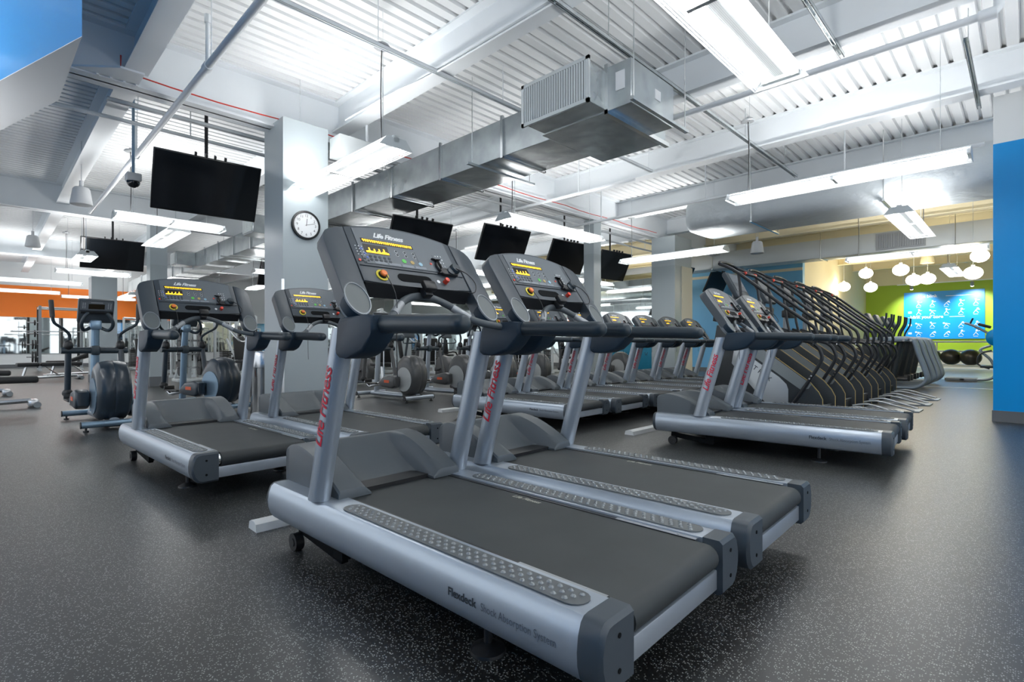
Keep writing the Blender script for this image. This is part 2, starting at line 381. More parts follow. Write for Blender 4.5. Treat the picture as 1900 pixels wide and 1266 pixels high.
for a in ((-3.79, -3.755), (-2.955, -2.92)): g.b2(a[0], a[1], 3.975, 4.0, 3.225, 3.66)
for k in range(26): g.box((-3.755+.0308*(k+.5), 3.985, 3.443), (.020, .012, .37), (0, 0, .5))
g.build('grille', 'frame_white', duct)
g = MB(); g.b2(-3.755, -2.955, 3.995, 3.999, 3.26, 3.625); g.build('grille_shade_sheet', 'gap', duct)  # dark sheet in front of the box, painted as the shade inside
MB().b2(-2.84, -2.74, 4.302, 4.309, 3.40, 3.58).build('paper_label', 'paper', duct); MB().b2(-2.669, -2.664, 4.75, 4.86, 3.42, 3.52).build('paper_label', 'paper', duct)
# branch boxes with grilles on the far part of the duct
for x in (-11.6, -17.8):
    bx = MB(); galv_box(bx, x-.5, x+.1, 3.95, 4.45, 3.3, 3.68); o = bx.build('branch_box', 'galv', duct)
    g = MB(); g.b2(x-.46, x+.06, 3.925, 3.95, 3.33, 3.65)
    for k in range(9): g.b2(x-.44+k*.055, x-.41+k*.055, 3.915, 3.93, 3.35, 3.63)
    g.build('branch_grille', 'frame_white', duct)
# wrapped round-cornered duct on the right
def rr(y0, y1, z0, z1, r, n=5):
    out = []
    for cy, cz, a in ((y1-r, z1-r, 0), (y0+r, z1-r, 90), (y0+r, z0+r, 180), (y1-r, z0+r, 270)):
        for k in range(n+1):
            t = math.radians(a+90*k/n); out.append((cy+r*math.cos(t), cz+r*math.sin(t)))
    return out
wd = thing('wrapped_duct', 'wide white wrapped duct with rounded corners below the beams', 'duct')
P = rr(9.9, 11.3, 3.22, 3.86, .25); mb = MB()
rings = []
for i, x in enumerate([-4.9]+[-4.8+.9*k for k in range(6)]):
    s = .93 if i == 0 else (1+.012*math.sin(i*2.1))
    rings.append([(x, 10.6+(a-10.6)*s, 3.54+(c-3.54)*s) for a, c in P])
mb.loft(rings); mb.build('duct_body', mat('foil_wrap', (.62, .67, .70), .6, .1, bump=(7, .5, .05)), wd)
for x in (-3.6, -1.6):
    mb = MB(); mb.b2(x-.02, x+.02, 9.85, 11.35, 3.185, 3.215); mb.cyl((x, 9.87, 3.19), (x, 9.87, DECK), .008, 6); mb.cyl((x, 11.33, 3.19), (x, 11.33, DECK), .008, 6); mb.build('hanger', 'steel', wd)
fd = thing('studio_duct', 'square duct with a louvred grille beyond the right hand ceiling lights', 'duct')
MB().b2(-9, 1.5, 16.0, 16.6, 3.30, 3.80, .01).build('duct_run', 'frame_white', fd)
g = MB(); g.b2(-2.75, -1.75, 15.96, 16.0, 3.34, 3.76)
for k in range(20): g.b2(-2.7+k*.047, -2.68+k*.047, 15.93, 15.97, 3.38, 3.72)
g.build('grille', 'silver_dull', fd)
for x in (-7, -4, -1.2):
    g = MB(); g.b2(x-.02, x+.02, 15.96, 16.64, 3.27, 3.30); g.cyl((x, 15.98, 3.28), (x, 15.98, DECK), .008, 6); g.build('hanger', 'steel', fd)
rd = thing('supply_duct', 'galvanised duct deep in the hall behind the row of screens', 'duct')
MB().b2(-27, -9.5, 13.2, 13.9, 3.2, 3.65, .01).build('duct_run', 'galv', rd)
for x in (-25, -21, -17, -13, -10.5):
    g = MB(); g.b2(x-.02, x+.02, 13.16, 13.94, 3.16, 3.2)
    for y in (13.18, 13.92): g.cyl((x, y, 3.18), (x, y, DECK), .008, 6)
    g.build('hanger', 'steel', rd)

# ------------------------------------------------------------------ pipes, channels, cables
def pipe(name, label, pts, r, m='beam', cat='pipe', extra=None):
    mb = MB(); mb.tube(pts, r, 12)
    if extra: extra(mb)
    o = mb.build(name, m); return tag(o, label, cat)
def heads(xs, y, z):
    def f(mb):
        for x in xs:
            mb.cyl((x, y, z), (x, y, z+.42), .020, 8); mb.cyl((x, y, z+.42), (x, y, z+.50), .030, 8)
            mb.cyl((x-.05, y, z), (x+.05, y, z), .045, 10); mb.cyl((x+.12, y, z), (x+.12, y, DECK), .005, 5)
    return f
pipe('sprinkler_pipe', 'long white sprinkler pipe crossing the upper left of the ceiling', [(4, 1.52, 3.62), (-13.4, 1.50, 3.60)], .034, 'mast_pipe' if 'mast_pipe' in M else 'beam', extra=heads([-2.2, -5.6, -9], 1.51, 3.61))
def elbow(mb): mb.tube([(-.25, 5.98, 3.74), (-.20, 5.98, 3.745), (-.17, 5.98, 3.78), (-.17, 5.98, DECK)], .038, 10); mb.cyl((-.3, 5.98, 3.74), (-.18, 5.98, 3.74), .05, 10)
pipe('sprinkler_pipe', 'white sprinkler pipe with an elbow under the deck at the upper right', [(-10, 5.98, 3.74), (-.22, 5.98, 3.74)], .034, extra=elbow)
pipe('sprinkler_pipe', 'thin white branch pipe running behind the hanging screens', [(-8.2, -1, 3.80), (-8.2, 15.9, 3.80)], .026, extra=lambda mb: [mb.cyl((-8.2, y, 3.80), (-8.2, y, DECK), .008, 6) for y in (2, 5, 8, 11, 14)])
pipe('sprinkler_pipe', 'white pipe over the right hand row of lights', [(-11, 9.3, 3.6), (-.4, 9.3, 3.6)], .028, extra=lambda mb: [mb.cyl((x, 9.3, 3.6), (x, 9.3, DECK), .012, 6) for x in (-9, -6.5, -4.2, -2)])
pipe('sprinkler_pipe', 'white pipe low across the far middle of the ceiling', [(-20, 7.2, 3.55), (-4.4, 7.2, 3.55)], .025, extra=lambda mb: [mb.cyl((x, 7.2, 3.55), (x, 7.2, DECK), .010, 6) for x in (-17, -13, -9, -5.5)])
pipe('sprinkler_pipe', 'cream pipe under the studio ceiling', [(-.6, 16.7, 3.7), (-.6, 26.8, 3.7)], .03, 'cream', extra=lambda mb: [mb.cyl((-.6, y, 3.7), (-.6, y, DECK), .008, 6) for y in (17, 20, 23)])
def strut(label, x, y0, y1, z, m='galv'):
    mb = MB(); mb.b2(x-.021, x-.017, y0, y1, z, z+.042); mb.b2(x+.017, x+.021, y0, y1, z, z+.042); mb.b2(x-.021, x+.021, y0, y1, z+.038, z+.042)
    mb.b2(x-.021, x-.010, y0, y1, z, z+.003); mb.b2(x+.010, x+.021, y0, y1, z, z+.003)
    y = y0+.3
    while y < y1:
        mb.cyl((x, y, z+.04), (x, y, DECK), .005, 5); y += 1.7
    tag(mb.build('strut_channel', m), label, 'channel')
strut('white strut channel crossing the ceiling above the hanging double light', -4.5, -1, 7.9, 3.84, 'beam')
strut('steel strut channel above the grille box of the near duct', -2.85, 2.2, 9.9, 3.84)
strut('short steel strut channel at the top edge right of the big light', -1.33, 4.6, 6.1, 3.84)
strut('slotted strut channel near the blue wall', -.42, 6.6, 8.6, 3.84)
strut('far white strut channel along the line of screens', -7.60, 1.0, 15.9, 3.78, 'beam')
mb = MB(); pts = []
for k in range(25): y = 1.0+k*.46; pts.append((-6.72, y, 3.80-.03*abs(math.sin(k*.8))))
mb.tube([(-6.70, 1.0, 3.95)]+pts, .008, 6); tag(mb.build('red_cable', 'redcable'), 'thin red cable running along the girder', 'cable')
mb = MB(); mb.tube([(-6.3, 3.3, 3.86), (-5.2, 3.36, 3.88), (-4.6, 3.4, 3.86), (-3, 3.42, 3.86), (-1.2, 3.42, 3.87)], .012, 6, 4)
tag(mb.build('conduit', 'beam'), 'white conduit along the underside of the upper middle beam', 'conduit')
jb = thing('junction_box', 'white box with louvres on the girder above the clock column', 'box', (-6.32, 3.42, 3.36))
MB().b2(-.14, .14, -.26, .26, 0, .26, .01).build('box_body', 'frame_white', jb)
g = MB()
for k in range(6): g.tube([(-.12, -.10+.045*k, 0), (-.12, -.10+.045*k, -.16)], .012, 8)
g.build('coil_conduit', 'stub', jb)
MB().cyl((0, .2, .25), (0, .2, .94), .02, 8).build('conduit_drop', 'beam', jb)

# ------------------------------------------------------------------ fluorescent fixtures
def fixture_mesh(L=2.44, two=True):
    """local: long axis x, bottom opening at z=0"""
    root = bpy.data.objects.new('ceiling_light', None); COL.objects.link(root)
    mb = MB(); h = L/2
    prof = [(-.185, 0), (-.175, .012), (-.105, .095), (-.05, .10), (-.035, .055), (.035, .055), (.05, .10), (.105, .095), (.175, .012), (.185, 0)]
    mb.loft([[(-h, a, c) for a, c in prof], [(h, a, c) for a, c in prof]], cap=False, closed=False)
    mb.build('reflector', 'hood', root)
    mb = MB()
    for e in (-h, h-.004): mb.px([(0, 0), (0, 0)], 0, 0) if False else mb.prism([(-.185, 0), (.185, 0), (.105, .10), (-.105, .10)], lambda p, e=e: (e, p[0], p[1]), lambda p, e=e: (e+.004, p[0], p[1]))
    mb.b2(-h, h, -.03, .03, .057, .12); mb.build('spine', 'frame_white', root)
    for y in (-.09, .09):
        mb = MB()
        for a, b in ((-h+.04, -.03), (.03, h-.04)): mb.cyl((a, y, .045), (b, y, .045), .019, 10)
        mb.build('lamp_tube', 'tube', root)
    for e in (-h+.02, 0, h-.02): MB().b2(e-.015, e+.015, -.125, .125, .03, .062).build('lamp_holder', 'frame_white', root)
    return root
UPL = {}
def hang(root, L, z, cord=True):
    la = bpy.data.lights.new('added_uplight', 'AREA'); la.shape = 'RECTANGLE'; la.size = L*.95; la.size_y = .2; la.energy = UPLIGHT*L/2.44; la.color = (1, .985, .965)  # extra upward lamp over the hood, added for a brighter ceiling
    lo = bpy.data.objects.new('added_uplight', la); COL.objects.link(lo); lo.parent = root; lo.location = (0, 0, .135); lo.rotation_euler = (PI, 0, 0)
    mb = MB()
    for e in (-L/2+.25, L/2-.25): MB().cyl((e, 0, .1), (e, 0, DECK-.02-z), .004, 5).build('hanger_wire', 'steel', root)
    mb = MB(); e = -L/2+.22; mb.tube([(e, .03, .11), (e+.01, .035, .4*(DECK-z)), (e, .03, DECK-.4-z)], .006, 6, 3); mb.build('power_cord', 'black', root)
    mb = MB(); mb.lathe((e, .03, DECK-.42-z), (0, 0, 1), [(.075, 0), (.085, .01), (.07, .03), (.02, .04), (.02, .06)], 20); mb.build('canopy_disc', 'silver_dull', root)
FX = {}
def fixture(u, v, axis, label, z=2.84, L=2.44, flip=False):
    key = (round(L, 2), round(z, 2))
    if key not in FX:
        r = fixture_mesh(L); hang(r, L, z); FX[key] = r
    else: r = copy_tree(FX[key])
    r.location = (-u, v, z); r.rotation_euler = (0, 0, (PI/2 if axis == 'v' else 0)+(PI if flip else 0))
    return tag(r, label, 'ceiling light', 'hanging fluorescent lights')
fixture(1.28, 2.87, 'v', 'biggest two tube ceiling light, past the square grille box')
fixture(5.55, 2.80, 'u', 'two tube ceiling light hanging just right of the wall clock', flip=True)
fixture(1.62, 7.05, 'u', 'long ceiling light hanging left of the blue wall')
fixture(5.65, 6.75, 'v', 'ceiling light crossing in front of the second and third screens')
fixture(5.55, 10.55, 'u', 'ceiling light whose left end covers the fourth screen')
fixture(1.32, 10.5, 'v', 'short looking ceiling light under the wrapped duct', flip=True)
fixture(1.75, 14.0, 'u', 'ceiling light ending behind the top of the blue wall')
fixture(1.38, 17.9, 'v', 'small ceiling light between the studio globes')
fixture(9.70, 2.1, 'v', 'ceiling light just below the large left screen', L=1.5)
fixture(11.1, 2.3, 'u', 'ceiling light meeting the one below the large left screen', L=2.0)
fixture(18.0, 2.1, 'v', 'ceiling light under the smaller left screen', L=1.6)
fixture(21.6, 1.0, 'v', 'upper of two ceiling lights before the orange wall')
fixture(26.0, .8, 'v', 'lower of two ceiling lights before the orange wall')
fixture(14.8, 1.55, 'u', 'small ceiling light over the elliptical at far left', L=1.2)
fixture(-1.2, 1.4, 'u', 'unseen ceiling light added above and behind the camera'); fixture(-1.5, 5.2, 'v', 'unseen ceiling light added behind the front treadmills'); fixture(-3.2, 3.2, 'u', 'unseen ceiling light added behind the photographer'); fixture(1.0, -1.6, 'u', 'unseen ceiling light added left of the photographer')  # unseen fixtures added out of frame for more light near the camera
fixture(6.6, -.75, 'u', 'unseen light added to brighten the blue bulkhead soffit', z=2.35); fixture(27.6, 3.4, 'v', 'ceiling light added to brighten the orange wall')  # both lights added to brighten the soffit and the orange wall
fixture(-1.6, 10.5, 'u', 'ceiling light hidden behind the blue wall top')
n = 0
names = ['far ceiling light right of the clock column', 'far ceiling light in the distance behind the first front console', 'far ceiling light behind the large screen row',
 'far ceiling light near the duct end', 'far ceiling light between the back columns', 'far ceiling light beside the thin grey column', 'far ceiling light at the deep middle of the hall',
 'far ceiling light near the back mirror', 'far ceiling light by the cream column', 'far ceiling light over the strength machines', 'far ceiling light over the cable machines', 'far ceiling light over the dumbbell racks',
 'far ceiling light in front of the back mirror wall', 'far ceiling light close to the far mirror corner']
for (u, v, ax) in ((10.5, 6.2, 'u'), (14.5, 6.2, 'v'), (10.5, 9.6, 'v'), (18, 6.5, 'u'), (13.5, 11.6, 'u'), (9.6, 13.0, 'v'), (18.5, 10, 'v'), (15.5, 14.6, 'u'), (9.8, 16.2, 'u'), (22.5, 5.5, 'v'), (22.5, 9.5, 'u'), (25.5, 4.0, 'u'), (20.5, 14.8, 'v'), (25.5, 12.5, 'u')):
    fixture(u, v, ax, names[n]); n += 1

# studio globes and spots
gl = None
for k, (u, v, z, lab) in enumerate(((4.75, 22.0, 3.05, 'white globe lamp nearest the cream studio wall'), (3.8, 20.5, 3.30, 'globe lamp high above the lower left globe'), (3.9, 21.8, 2.95, 'small globe lamp low at the left of the green wall'),
        (2.6, 18.6, 3.10, 'globe lamp left of the pale speaker'), (2.45, 19.8, 2.90, 'globe lamp overlapping the poster edge, left of a pair'), (2.15, 20.1, 2.94, 'globe lamp overlapping the poster edge, right of a pair'),
        (.9, 18.6, 3.30, 'globe lamp hanging behind the small ceiling light'), (1.0, 18.0, 2.80, 'globe lamp in front of the poster centre'), (-.02, 15.2, 2.85, 'large globe lamp beside the blue wall'))):
    if gl is None:
        gl = thing('globe_lamp', '', 'pendant lamp'); mb = MB(); mb.ball((0, 0, 0), (.20, .20, .165), 20, 12); mb.build('globe', 'globe', gl)
        mb = MB(); mb.cyl((0, 0, .16), (0, 0, 1.4), .006, 6); mb.cyl((0, 0, .15), (0, 0, .21), .04, 12); mb.build('cord', 'frame_white', gl); r = gl
    else: r = copy_tree(gl)
    r.location = (-u, v, z); tag(r, lab, 'pendant lamp', 'studio globe lamps')
tr = thing('track_light', 'white track with spot lamps aimed at the blue poster', 'track light', (-1.5, 25.6, 3.30))
MB().b2(-2.2, 2.4, -.02, .02, 0, .035).build('track', 'white', tr)
mb = MB()
for x in (-2.0, 0, 2.2): mb.cyl((x, 0, .03), (x, 0, 1.0), .01, 6)
mb.build('hanger_rod', 'white', tr)
for x in (-1.75, .05, 1.75):
    mb = MB(); mb.cyl((x, .02, -.05), (x, .12, -.16), .055, 14); mb.cyl((x, 0, 0), (x, .05, -.09), .012, 6); s = mb.build('spot_head', 'silver_dull', tr)
    sl = bpy.data.lights.new('spot_beam', 'SPOT'); sl.energy = 110; sl.spot_size = 1.5; sl.spot_blend = .8; sl.shadow_soft_size = .05; sl.color = (.85, .93, 1)
    so = bpy.data.objects.new('spot_beam', sl); COL.objects.link(so); so.parent = s; so.location = (x, .15, -.19); so.rotation_euler = (math.radians(48), 0, 0)
    mb = MB(); mb.cyl((x, .122, -.162), (x, .128, -.168), .05, 14); mb.build('spot_lens', 'spotlit', s)

# ------------------------------------------------------------------ hanging screens
def make_tv():
    r = bpy.data.objects.new('hanging_screen', None); COL.objects.link(r)
    # faces +x, tilted down: origin at the centre of the panel
    R = Matrix.Rotation(math.radians(26), 4, 'Y')
    def tb(name, m, boxes, bev=0, par=r):
        mb = MB()
        for b in boxes: mb.b2(*b, bev)
        mb.bm.transform(R); return mb.build(name, m, par)
    tb('housing', 'tvrim', [(-.035, .012, -.615, .615, -.375, .375)], .006)
    tb('screen', 'tv', [(.0125, .0145, -.600, .600, -.358, .362)])
    mb = MB(); mb.b2(-.07, -.03, -.2, .2, -.15, .15); mb.bm.transform(R)
    mb.b2(-.14, -.06, -.04, .04, -.08, .30, .005); mb.cyl((-.10, 0, .2), (-.10, 0, 1.29), .022, 10); mb.b2(-.17, -.03, -.07, .07, 1.25, 1.28); mb.build('ceiling_mount', 'black', r)
    mb = MB()
    for y in (-.17, -.05, .05, .17): mb.b2(-.03, .02, y-.012, y+.012, .37, .42, .003)
    mb.bm.transform(R); mb.build('bracket_hook', 'black', r)
    return r
tv0 = make_tv(); first = True
for (u, v, z, rz, lab) in ((7.70, 2.08, 3.02, 4, 'biggest hanging screen, between the dome camera and the clock'), (15.6, 2.18, 3.10, 3, 'black hanging screen over the elliptical at far left'),
        (7.9, 5.60, 2.86, 5, 'hanging screen half hidden by the nearest console and duct'), (7.7, 7.55, 3.0, 5, 'hanging screen right above the second front console'),
        (7.7, 9.0+.65, 3.0, 5, 'hanging screen left of the thin grey column'), (7.7, 11.55, 3.0, 5, 'hanging screen right of the thin grey column'),
        (7.6, 15.0, 3.0, 5, 'hanging screen in front of the cream column'), (7.4, 17.28, 3.02, 5, 'hanging screen against the light blue wall'), (16.5, 6.45, 3.1, 0, 'far hanging screen cut off by the clock column')):
    r = tv0 if first else copy_tree(tv0); first = False
    r.location = (-u, v, z); r.rotation_euler = (0, 0, math.radians(-rz)); tag(r, lab, 'screen', 'black screens hung from the ceiling')

# clock
ck = thing('wall_clock', 'round black rimmed wall clock on the pale column', 'clock', (-6.50, 2.86, 2.45))
mb = MB(); mb.lathe((0, 0, 0), (1, 0, 0), [(.178, 0), (.184, .012), (.180, .035), (.160, .040), (.155, .028)], 48, False); mb.build('rim', 'black', ck)
mb = MB(); mb.lathe((.018, 0, 0), (1, 0, 0), [(.157, 0), (.157, .010)], 48); face = mb.build('dial', 'clockface', ck)
mb = MB()
for k in range(12):
    a = 2*PI*(k+1)/12; cy, cz = .118*math.sin(a), .118*math.cos(a)
    text_into(mb, str(k+1), .046, lambda x, y, cy=cy, cz=cz: (.0295, cy+x, cz+y-.016), ax='CENTER')
for k in range(60):
    a = 2*PI*k/60; mb.box((.0292, .146*math.sin(a), .146*math.cos(a)), (.001, .0018, .010 if k % 5 else .015), (-a, 0, 0))
mb.build('numerals', 'black', ck)
for nm, a, L, w in (('hour_hand', math.radians(6), .085, .006), ('minute_hand', math.radians(74), .125, .004)):
    mb = MB(); mb.box((.032, L*.42*math.sin(a), L*.42*math.cos(a)), (.001, w, L*1.1), (-a, 0, 0)); mb.build(nm, 'black', ck)

# speakers, dome camera
def spk(u, v, z, label, s=1, m='speaker'):
    t = thing('pendant_speaker', label, 'speaker', (-u, v, z), 0, 'hanging cone speakers')
    mb = MB(); mb.lathe((0, 0, 0), (0, 0, 1), [(.12*s, 0), (.15*s, .01), (.15*s, .03), (.115*s, .26*s), (.09*s, .29*s), (.02, .30*s)], 24); mb.build('cone', m, t)
    mb = MB(); mb.cyl((0, 0, .28*s), (0, 0, .40*s), .03, 10); mb.cyl((.02, 0, .3*s), (.02, 0, DECK-z-.03), .005, 5); mb.cyl((-.03, 0, .3*s), (-.03, 0, DECK-z-.03), .004, 5); mb.build('hanger_cable', m, t)
spk(11.0, 1.12, 3.22, 'white cone speaker hanging at the left below the sprinkler pipe')
spk(17.5, .85, 3.35, 'smaller white cone speaker hanging further back at far left')
spk(4.6, 13.0, 3.12, 'white cone speaker hanging beyond the row of climbers')
spk(2.2, 20.5, 3.45, 'cream cone speaker hanging in the studio', 1.2, 'cream')
dc = thing('dome_camera', 'dark dome security camera on a long drop pole', 'camera', (-8.6, 1.42, 3.12))
mb = MB(); mb.cyl((0, 0, .12), (0, 0, DECK-3.14), .018, 10); mb.lathe((0, 0, DECK-3.16-.1), (0, 0, 1), [(.10, 0), (.10, .02), (.03, .03)], 20); mb.build('drop_pole', 'mast', dc)
MB().box((0, 0, .08), (.17, .17, .11), None, .02).build('camera_housing', 'speaker', dc)
mb = MB(); mb.ball((0, 0, .02), .078, 20, 12); mb.build('dome', 'tv', dc)

# ------------------------------------------------------------------ treadmill
L = 1.98
def cplane(s, y, h=0): return (1.20+.570*s-.822*h, y, 1.07+.822*s+.570*h)
def slabp(mb, poly, h0, h1, bev=0, seg=2): # poly of (y,s)
    return mb.prism(poly, lambda p: cplane(p[1], p[0], h0), lambda p: cplane(p[1], p[0], h1), bev, seg)
def rect(y0, y1, s0, s1): return [(y0, s0), (y1, s0), (y1, s1), (y0, s1)]
def stadium(y0, y1, s0, s1, n=6):
    r = abs(s1-s0)/2; c = (s0+s1)/2; a, b = min(y0, y1)+r, max(y0, y1)-r; out = []
    for k in range(n+1): t = -PI/2+PI*k/n; out.append((b+r*math.cos(t), c+r*math.sin(t)))
    for k in range(n+1): t = PI/2+PI*k/n; out.append((a+r*math.cos(t), c+r*math.sin(t)))
    return out
def circ(y, s, r, n=16): return [(y+r*math.cos(2*PI*k/n), s+r*math.sin(2*PI*k/n)) for k in range(n)]
RAIL = [(0, .25), (.100, .25), (.118, .247), (.132, .235), (.144, .205), (.149, .17), (.147, .135), (.136, .10), (.115, .075), (.09, .066), (0, .066)]
def make_treadmill():
    t = bpy.data.objects.new('treadmill', None); COL.objects.link(t)
    for sg in (1, -1):
        def rp(x, pts, k=1, dz=0): return [(x, sg*(.305+o*k), z) for o, z in pts]
        mb = MB(); mb.loft([rp(.07, RAIL), rp(1.955, RAIL)]); rail = mb.build('side_rail', 'silver_side', t, 30)
        big = [(o+(.004 if o > 0 else -.002), z+(.003 if z > .2 else -.003)) for o, z in RAIL]
        sm = [(o*.94, z-(.012 if z > .2 else -.012)) for o, z in big]
        mb = MB(); mb.loft([rp(0, sm), rp(.012, big), rp(.072, big)]); cap = mb.build('rear_end_cap', 'char', rail)
        mb = MB()
        for z in (.205, .115): mb.cyl((-.002, sg*.375, z), (.004, sg*.375, z), .007, 10)
        mb.build('screw_hole', 'matte', cap)
        mb = MB(); mb.loft([rp(1.955, RAIL), rp(1.972, [(o*.985, z) for o, z in RAIL]), rp(1.985, sm)]); mb.build('front_end_cap', 'char', rail)
        mb = MB(); mb.pz([(a, sg*b) for a, b in stadium(.10, 1.33, .325, .412, 8)], .2502, .2535); pad = mb.build('foot_plate', 'pad', t)
        mb = MB(); nb = 31
        for i in range(nb):
            for j in range(3):
                x = .135+i*.0385+(.0128*j); y = sg*(.345+.0235*j)
                if x > 1.31: continue
                mb.loft([[(x+.0088*r_*math.cos(2*PI*k/8), y+.0078*r_*math.sin(2*PI*k/8), .2534+h_) for k in range(8)] for r_, h_ in ((1.1, 0), (.9, .0038), (.45, .0062))])
        mb.build('raised_bumps', 'bump', pad)
        mb = MB(); mb.b2(.10, 1.56, sg*.283, sg*.305, .225, .243); mb.build('deck_edge_strip', 'black', t)
        mb = MB(); mb.b2(.09, .42, sg*.284, sg*.304, .243, .2445); mb.cyl((.16, sg*.294, .2445), (.16, sg*.294, .247), .005, 8); mb.build('rear_trim_plate', 'silver_dull', t)
    # belt with rear roller wrap
    arc = [(.050-.045*math.sin(PI*k/10), .195+.045*math.cos(PI*k/10)) for k in range(11)]
    mb = MB(); mb.px([(1.6, .24)]+arc+[(.25, .15), (.25, .19), (1.6, .19)], -.282, .282); mb.build('running_belt', 'belt', t)
    for sg in (1, -1): MB().cyl((.052, sg*.28, .195), (.052, sg*.306, .195), .036, 16).build('roller_end', 'steel', t)
    mb = MB(); mb.b2(.02, .07, -.305, .305, .080, .150, .004); mb.build('rear_crossbar', 'silver', t)
    mb = MB(); mb.b2(.26, 1.94, -.30, .30, .10, .188); mb.build('under_tray', 'matte', t)
    v, f = text_pts('Life Fitness', .04, shear=.3, offset=.0008, ax='CENTER')
    mb = MB(); text_into(mb, 'Life Fitness', .036, lambda x, y: (.86-x, -.235-y, .2412), shear=.3, offset=.001, ax='CENTER'); mb.build('belt_print', 'beltprint', t)
    # motor cover
    xs = [1.445, 1.45, 1.48, 1.51, 1.55, 1.59, 1.62, 1.65, 1.69, 1.73, 1.77, 1.81, 1.85, 1.89, 1.91, 1.935, 1.96, 1.975, 1.98]
    ys = [0, .06, .12, .165, .185, .20, .215, .235, .26, .30, .345, .352]
    def zc(x):
        if x <= 1.59: return .25
        if x <= 1.89: k = (x-1.59)/.30; return .252+.178*(k**1.7)+.008*math.sin(PI*min(1, k))
        k = (x-1.89)/.09; return .438-.03*k*k
    def zs(x):
        if x <= 1.89: k = max(0, (x-1.445)/.445); return .283+.155*math.sin(PI/2*k)
        k = (x-1.89)/.09; return .438-.03*k*k
    Y = [-y for y in ys[:0:-1]]+ys
    mb = MB(); V = {}
    for i, x in enumerate(xs):
        for j, y in enumerate(Y):
            a = abs(y); q = min(1, max(0, (a-.175)/.055)); q = q*q*(3-2*q)
            shift = .06*(1-q) if x < 1.8 else 0
            z = zc(x)*(1-q)+zs(x)*q
            if a > .348: z -= .012
            if x > 1.978: z -= .012
            if x < 1.447: z -= .008
            V[i, j] = mb.bm.verts.new((x, y, z))
    F = []
    for i in range(len(xs)-1):
        for j in range(len(Y)-1):
            a = min(abs(Y[j]), abs(Y[j+1]))
            if xs[i] < 1.585 and a < .184: continue
            F.append(mb.bm.faces.new((V[i, j], V[i+1, j], V[i+1, j+1], V[i, j+1])))
    for v_ in [v_ for v_ in mb.bm.verts if not v_.link_faces]: mb.bm.verts.remove(v_)
    r = bmesh.ops.extrude_edge_only(mb.bm, edges=[e for e in mb.bm.edges if len(e.link_faces) == 1])
    for g_ in r['geom']:
        if isinstance(g_, bmesh.types.BMVert): g_.co.z = .243 if g_.co.x < 1.9 or abs(g_.co.y) > .3 else .2
    mb.build('motor_cover', 'char2', t, 32)
    mb = MB(); mb.b2(1.50, 1.975, -.30, .30, .07, .26); mb.build('motor_base', 'black', t)
    # uprights, with a red logo wrapped on the outer face
    def upc(s): return (1.522-.285*s, .25+s)     # x,z along the lean
    for sg in (1, -1):
        mb = MB(); rings = []
        for s in (0, .004, .12, .3, .5, .7, .76):
            x, z = upc(s); w = .060 if s < .01 else .057; h = .044
            rings.append([(x+w*math.cos(2*PI*k/24), sg*.405+h*math.sin(2*PI*k/24), z) for k in range(24)])
        mb.loft(rings); up = mb.build('upright', 'silver', t, 50)
        mb = MB()
        def wrap(a, c, sg=sg):
            s = .245+a; x, z = upc(s); cc = c-.026
            k = max(-.97, min(.97, cc/.057)); return (x+cc, sg*(.405+.0445*math.sqrt(1-k*k)+.0020), z)
        v, f = text_pts('Life Fitness', .085, shear=.45, offset=.0006, ax='LEFT', space=.9)
        mx_ = max(p[0] for p in v); k_ = .36/mx_
        B = [mb.bm.verts.new((p[0]*k_, p[1], 0)) for p in v]
        for q in f:
            try: mb.bm.faces.new([B[i] for i in q])
            except ValueError: pass
        if sg > 0:
            bmesh.ops.triangulate(mb.bm, faces=mb.bm.faces)
            for _ in range(2):
                le = [e for e in mb.bm.edges if e.calc_length() > .008]
                bmesh.ops.subdivide_edges(mb.bm, edges=le, cuts=1); bmesh.ops.triangulate(mb.bm, faces=mb.bm.faces)
        for q in mb.bm.verts: q.co = wrap(q.co.x, q.co.y)
        if sg > 0: mb.build('upright_logo', 'red', up)
        else: mb.bm.free()
        # pod and handrail
        poly = [(1.255, 1.05), (1.262, 1.02), (1.290, .925), (1.285, .900), (1.262, .886), (1.20, .884), (1.13, .894), (1.08, .912), (1.04, .945), (1.015, .985), (1.005, 1.0), (1.005, 1.052), (1.06, 1.056)]
        mb = MB(); mb.px(poly, sg*.352, sg*.458, .016, 3); pod = mb.build('handrail_pod', 'grip_blue', t, 50)
        mb = MB(); pts = [(1.012, sg*.402, 1.020), (.59, sg*.402, 1.008)]; mb.tube(pts, .0350, 20)
        mb.loft([[(x_, sg*.402+.035*q_*math.cos(2*PI*k/20), 1.008+.035*q_*math.sin(2*PI*k/20)) for k in range(20)] for x_, q_ in ((.595, 1), (.570, .97), (.556, .85), (.546, .6), (.542, .2))])
        mb.build('handrail', 'grip', t, 50)
    mb = MB(); mb.tube([(1.13, .37, 1.03), (1.14, .33, 1.035), (1.20, .24, 1.06), (1.27, .14, 1.13), (1.30, .05, 1.165), (1.30, -.05, 1.165), (1.27, -.14, 1.13), (1.20, -.24, 1.06), (1.14, -.33, 1.035), (1.13, -.37, 1.03)], .018, 12, 4)
    arch = mb.build('pulse_bar', 'char2', t, 60)
    for sg in (1, -1): MB().tube([(1.212, sg*.222, 1.072), (1.24, sg*.185, 1.098), (1.262, sg*.15, 1.122)], .0192, 12, 2).build('pulse_sensor', 'silver_dull', arch, 60)
    mb = MB(); mb.box((1.27, .0, 1.185), (.035, .045, .05), (0, .6, 0), .006); mb.box((1.25, 0, 1.215), (.03, .07, .05), (0, .6, 0), .008); mb.build('remote_pod', 'black', arch)
    # console
    sg_parts = {}
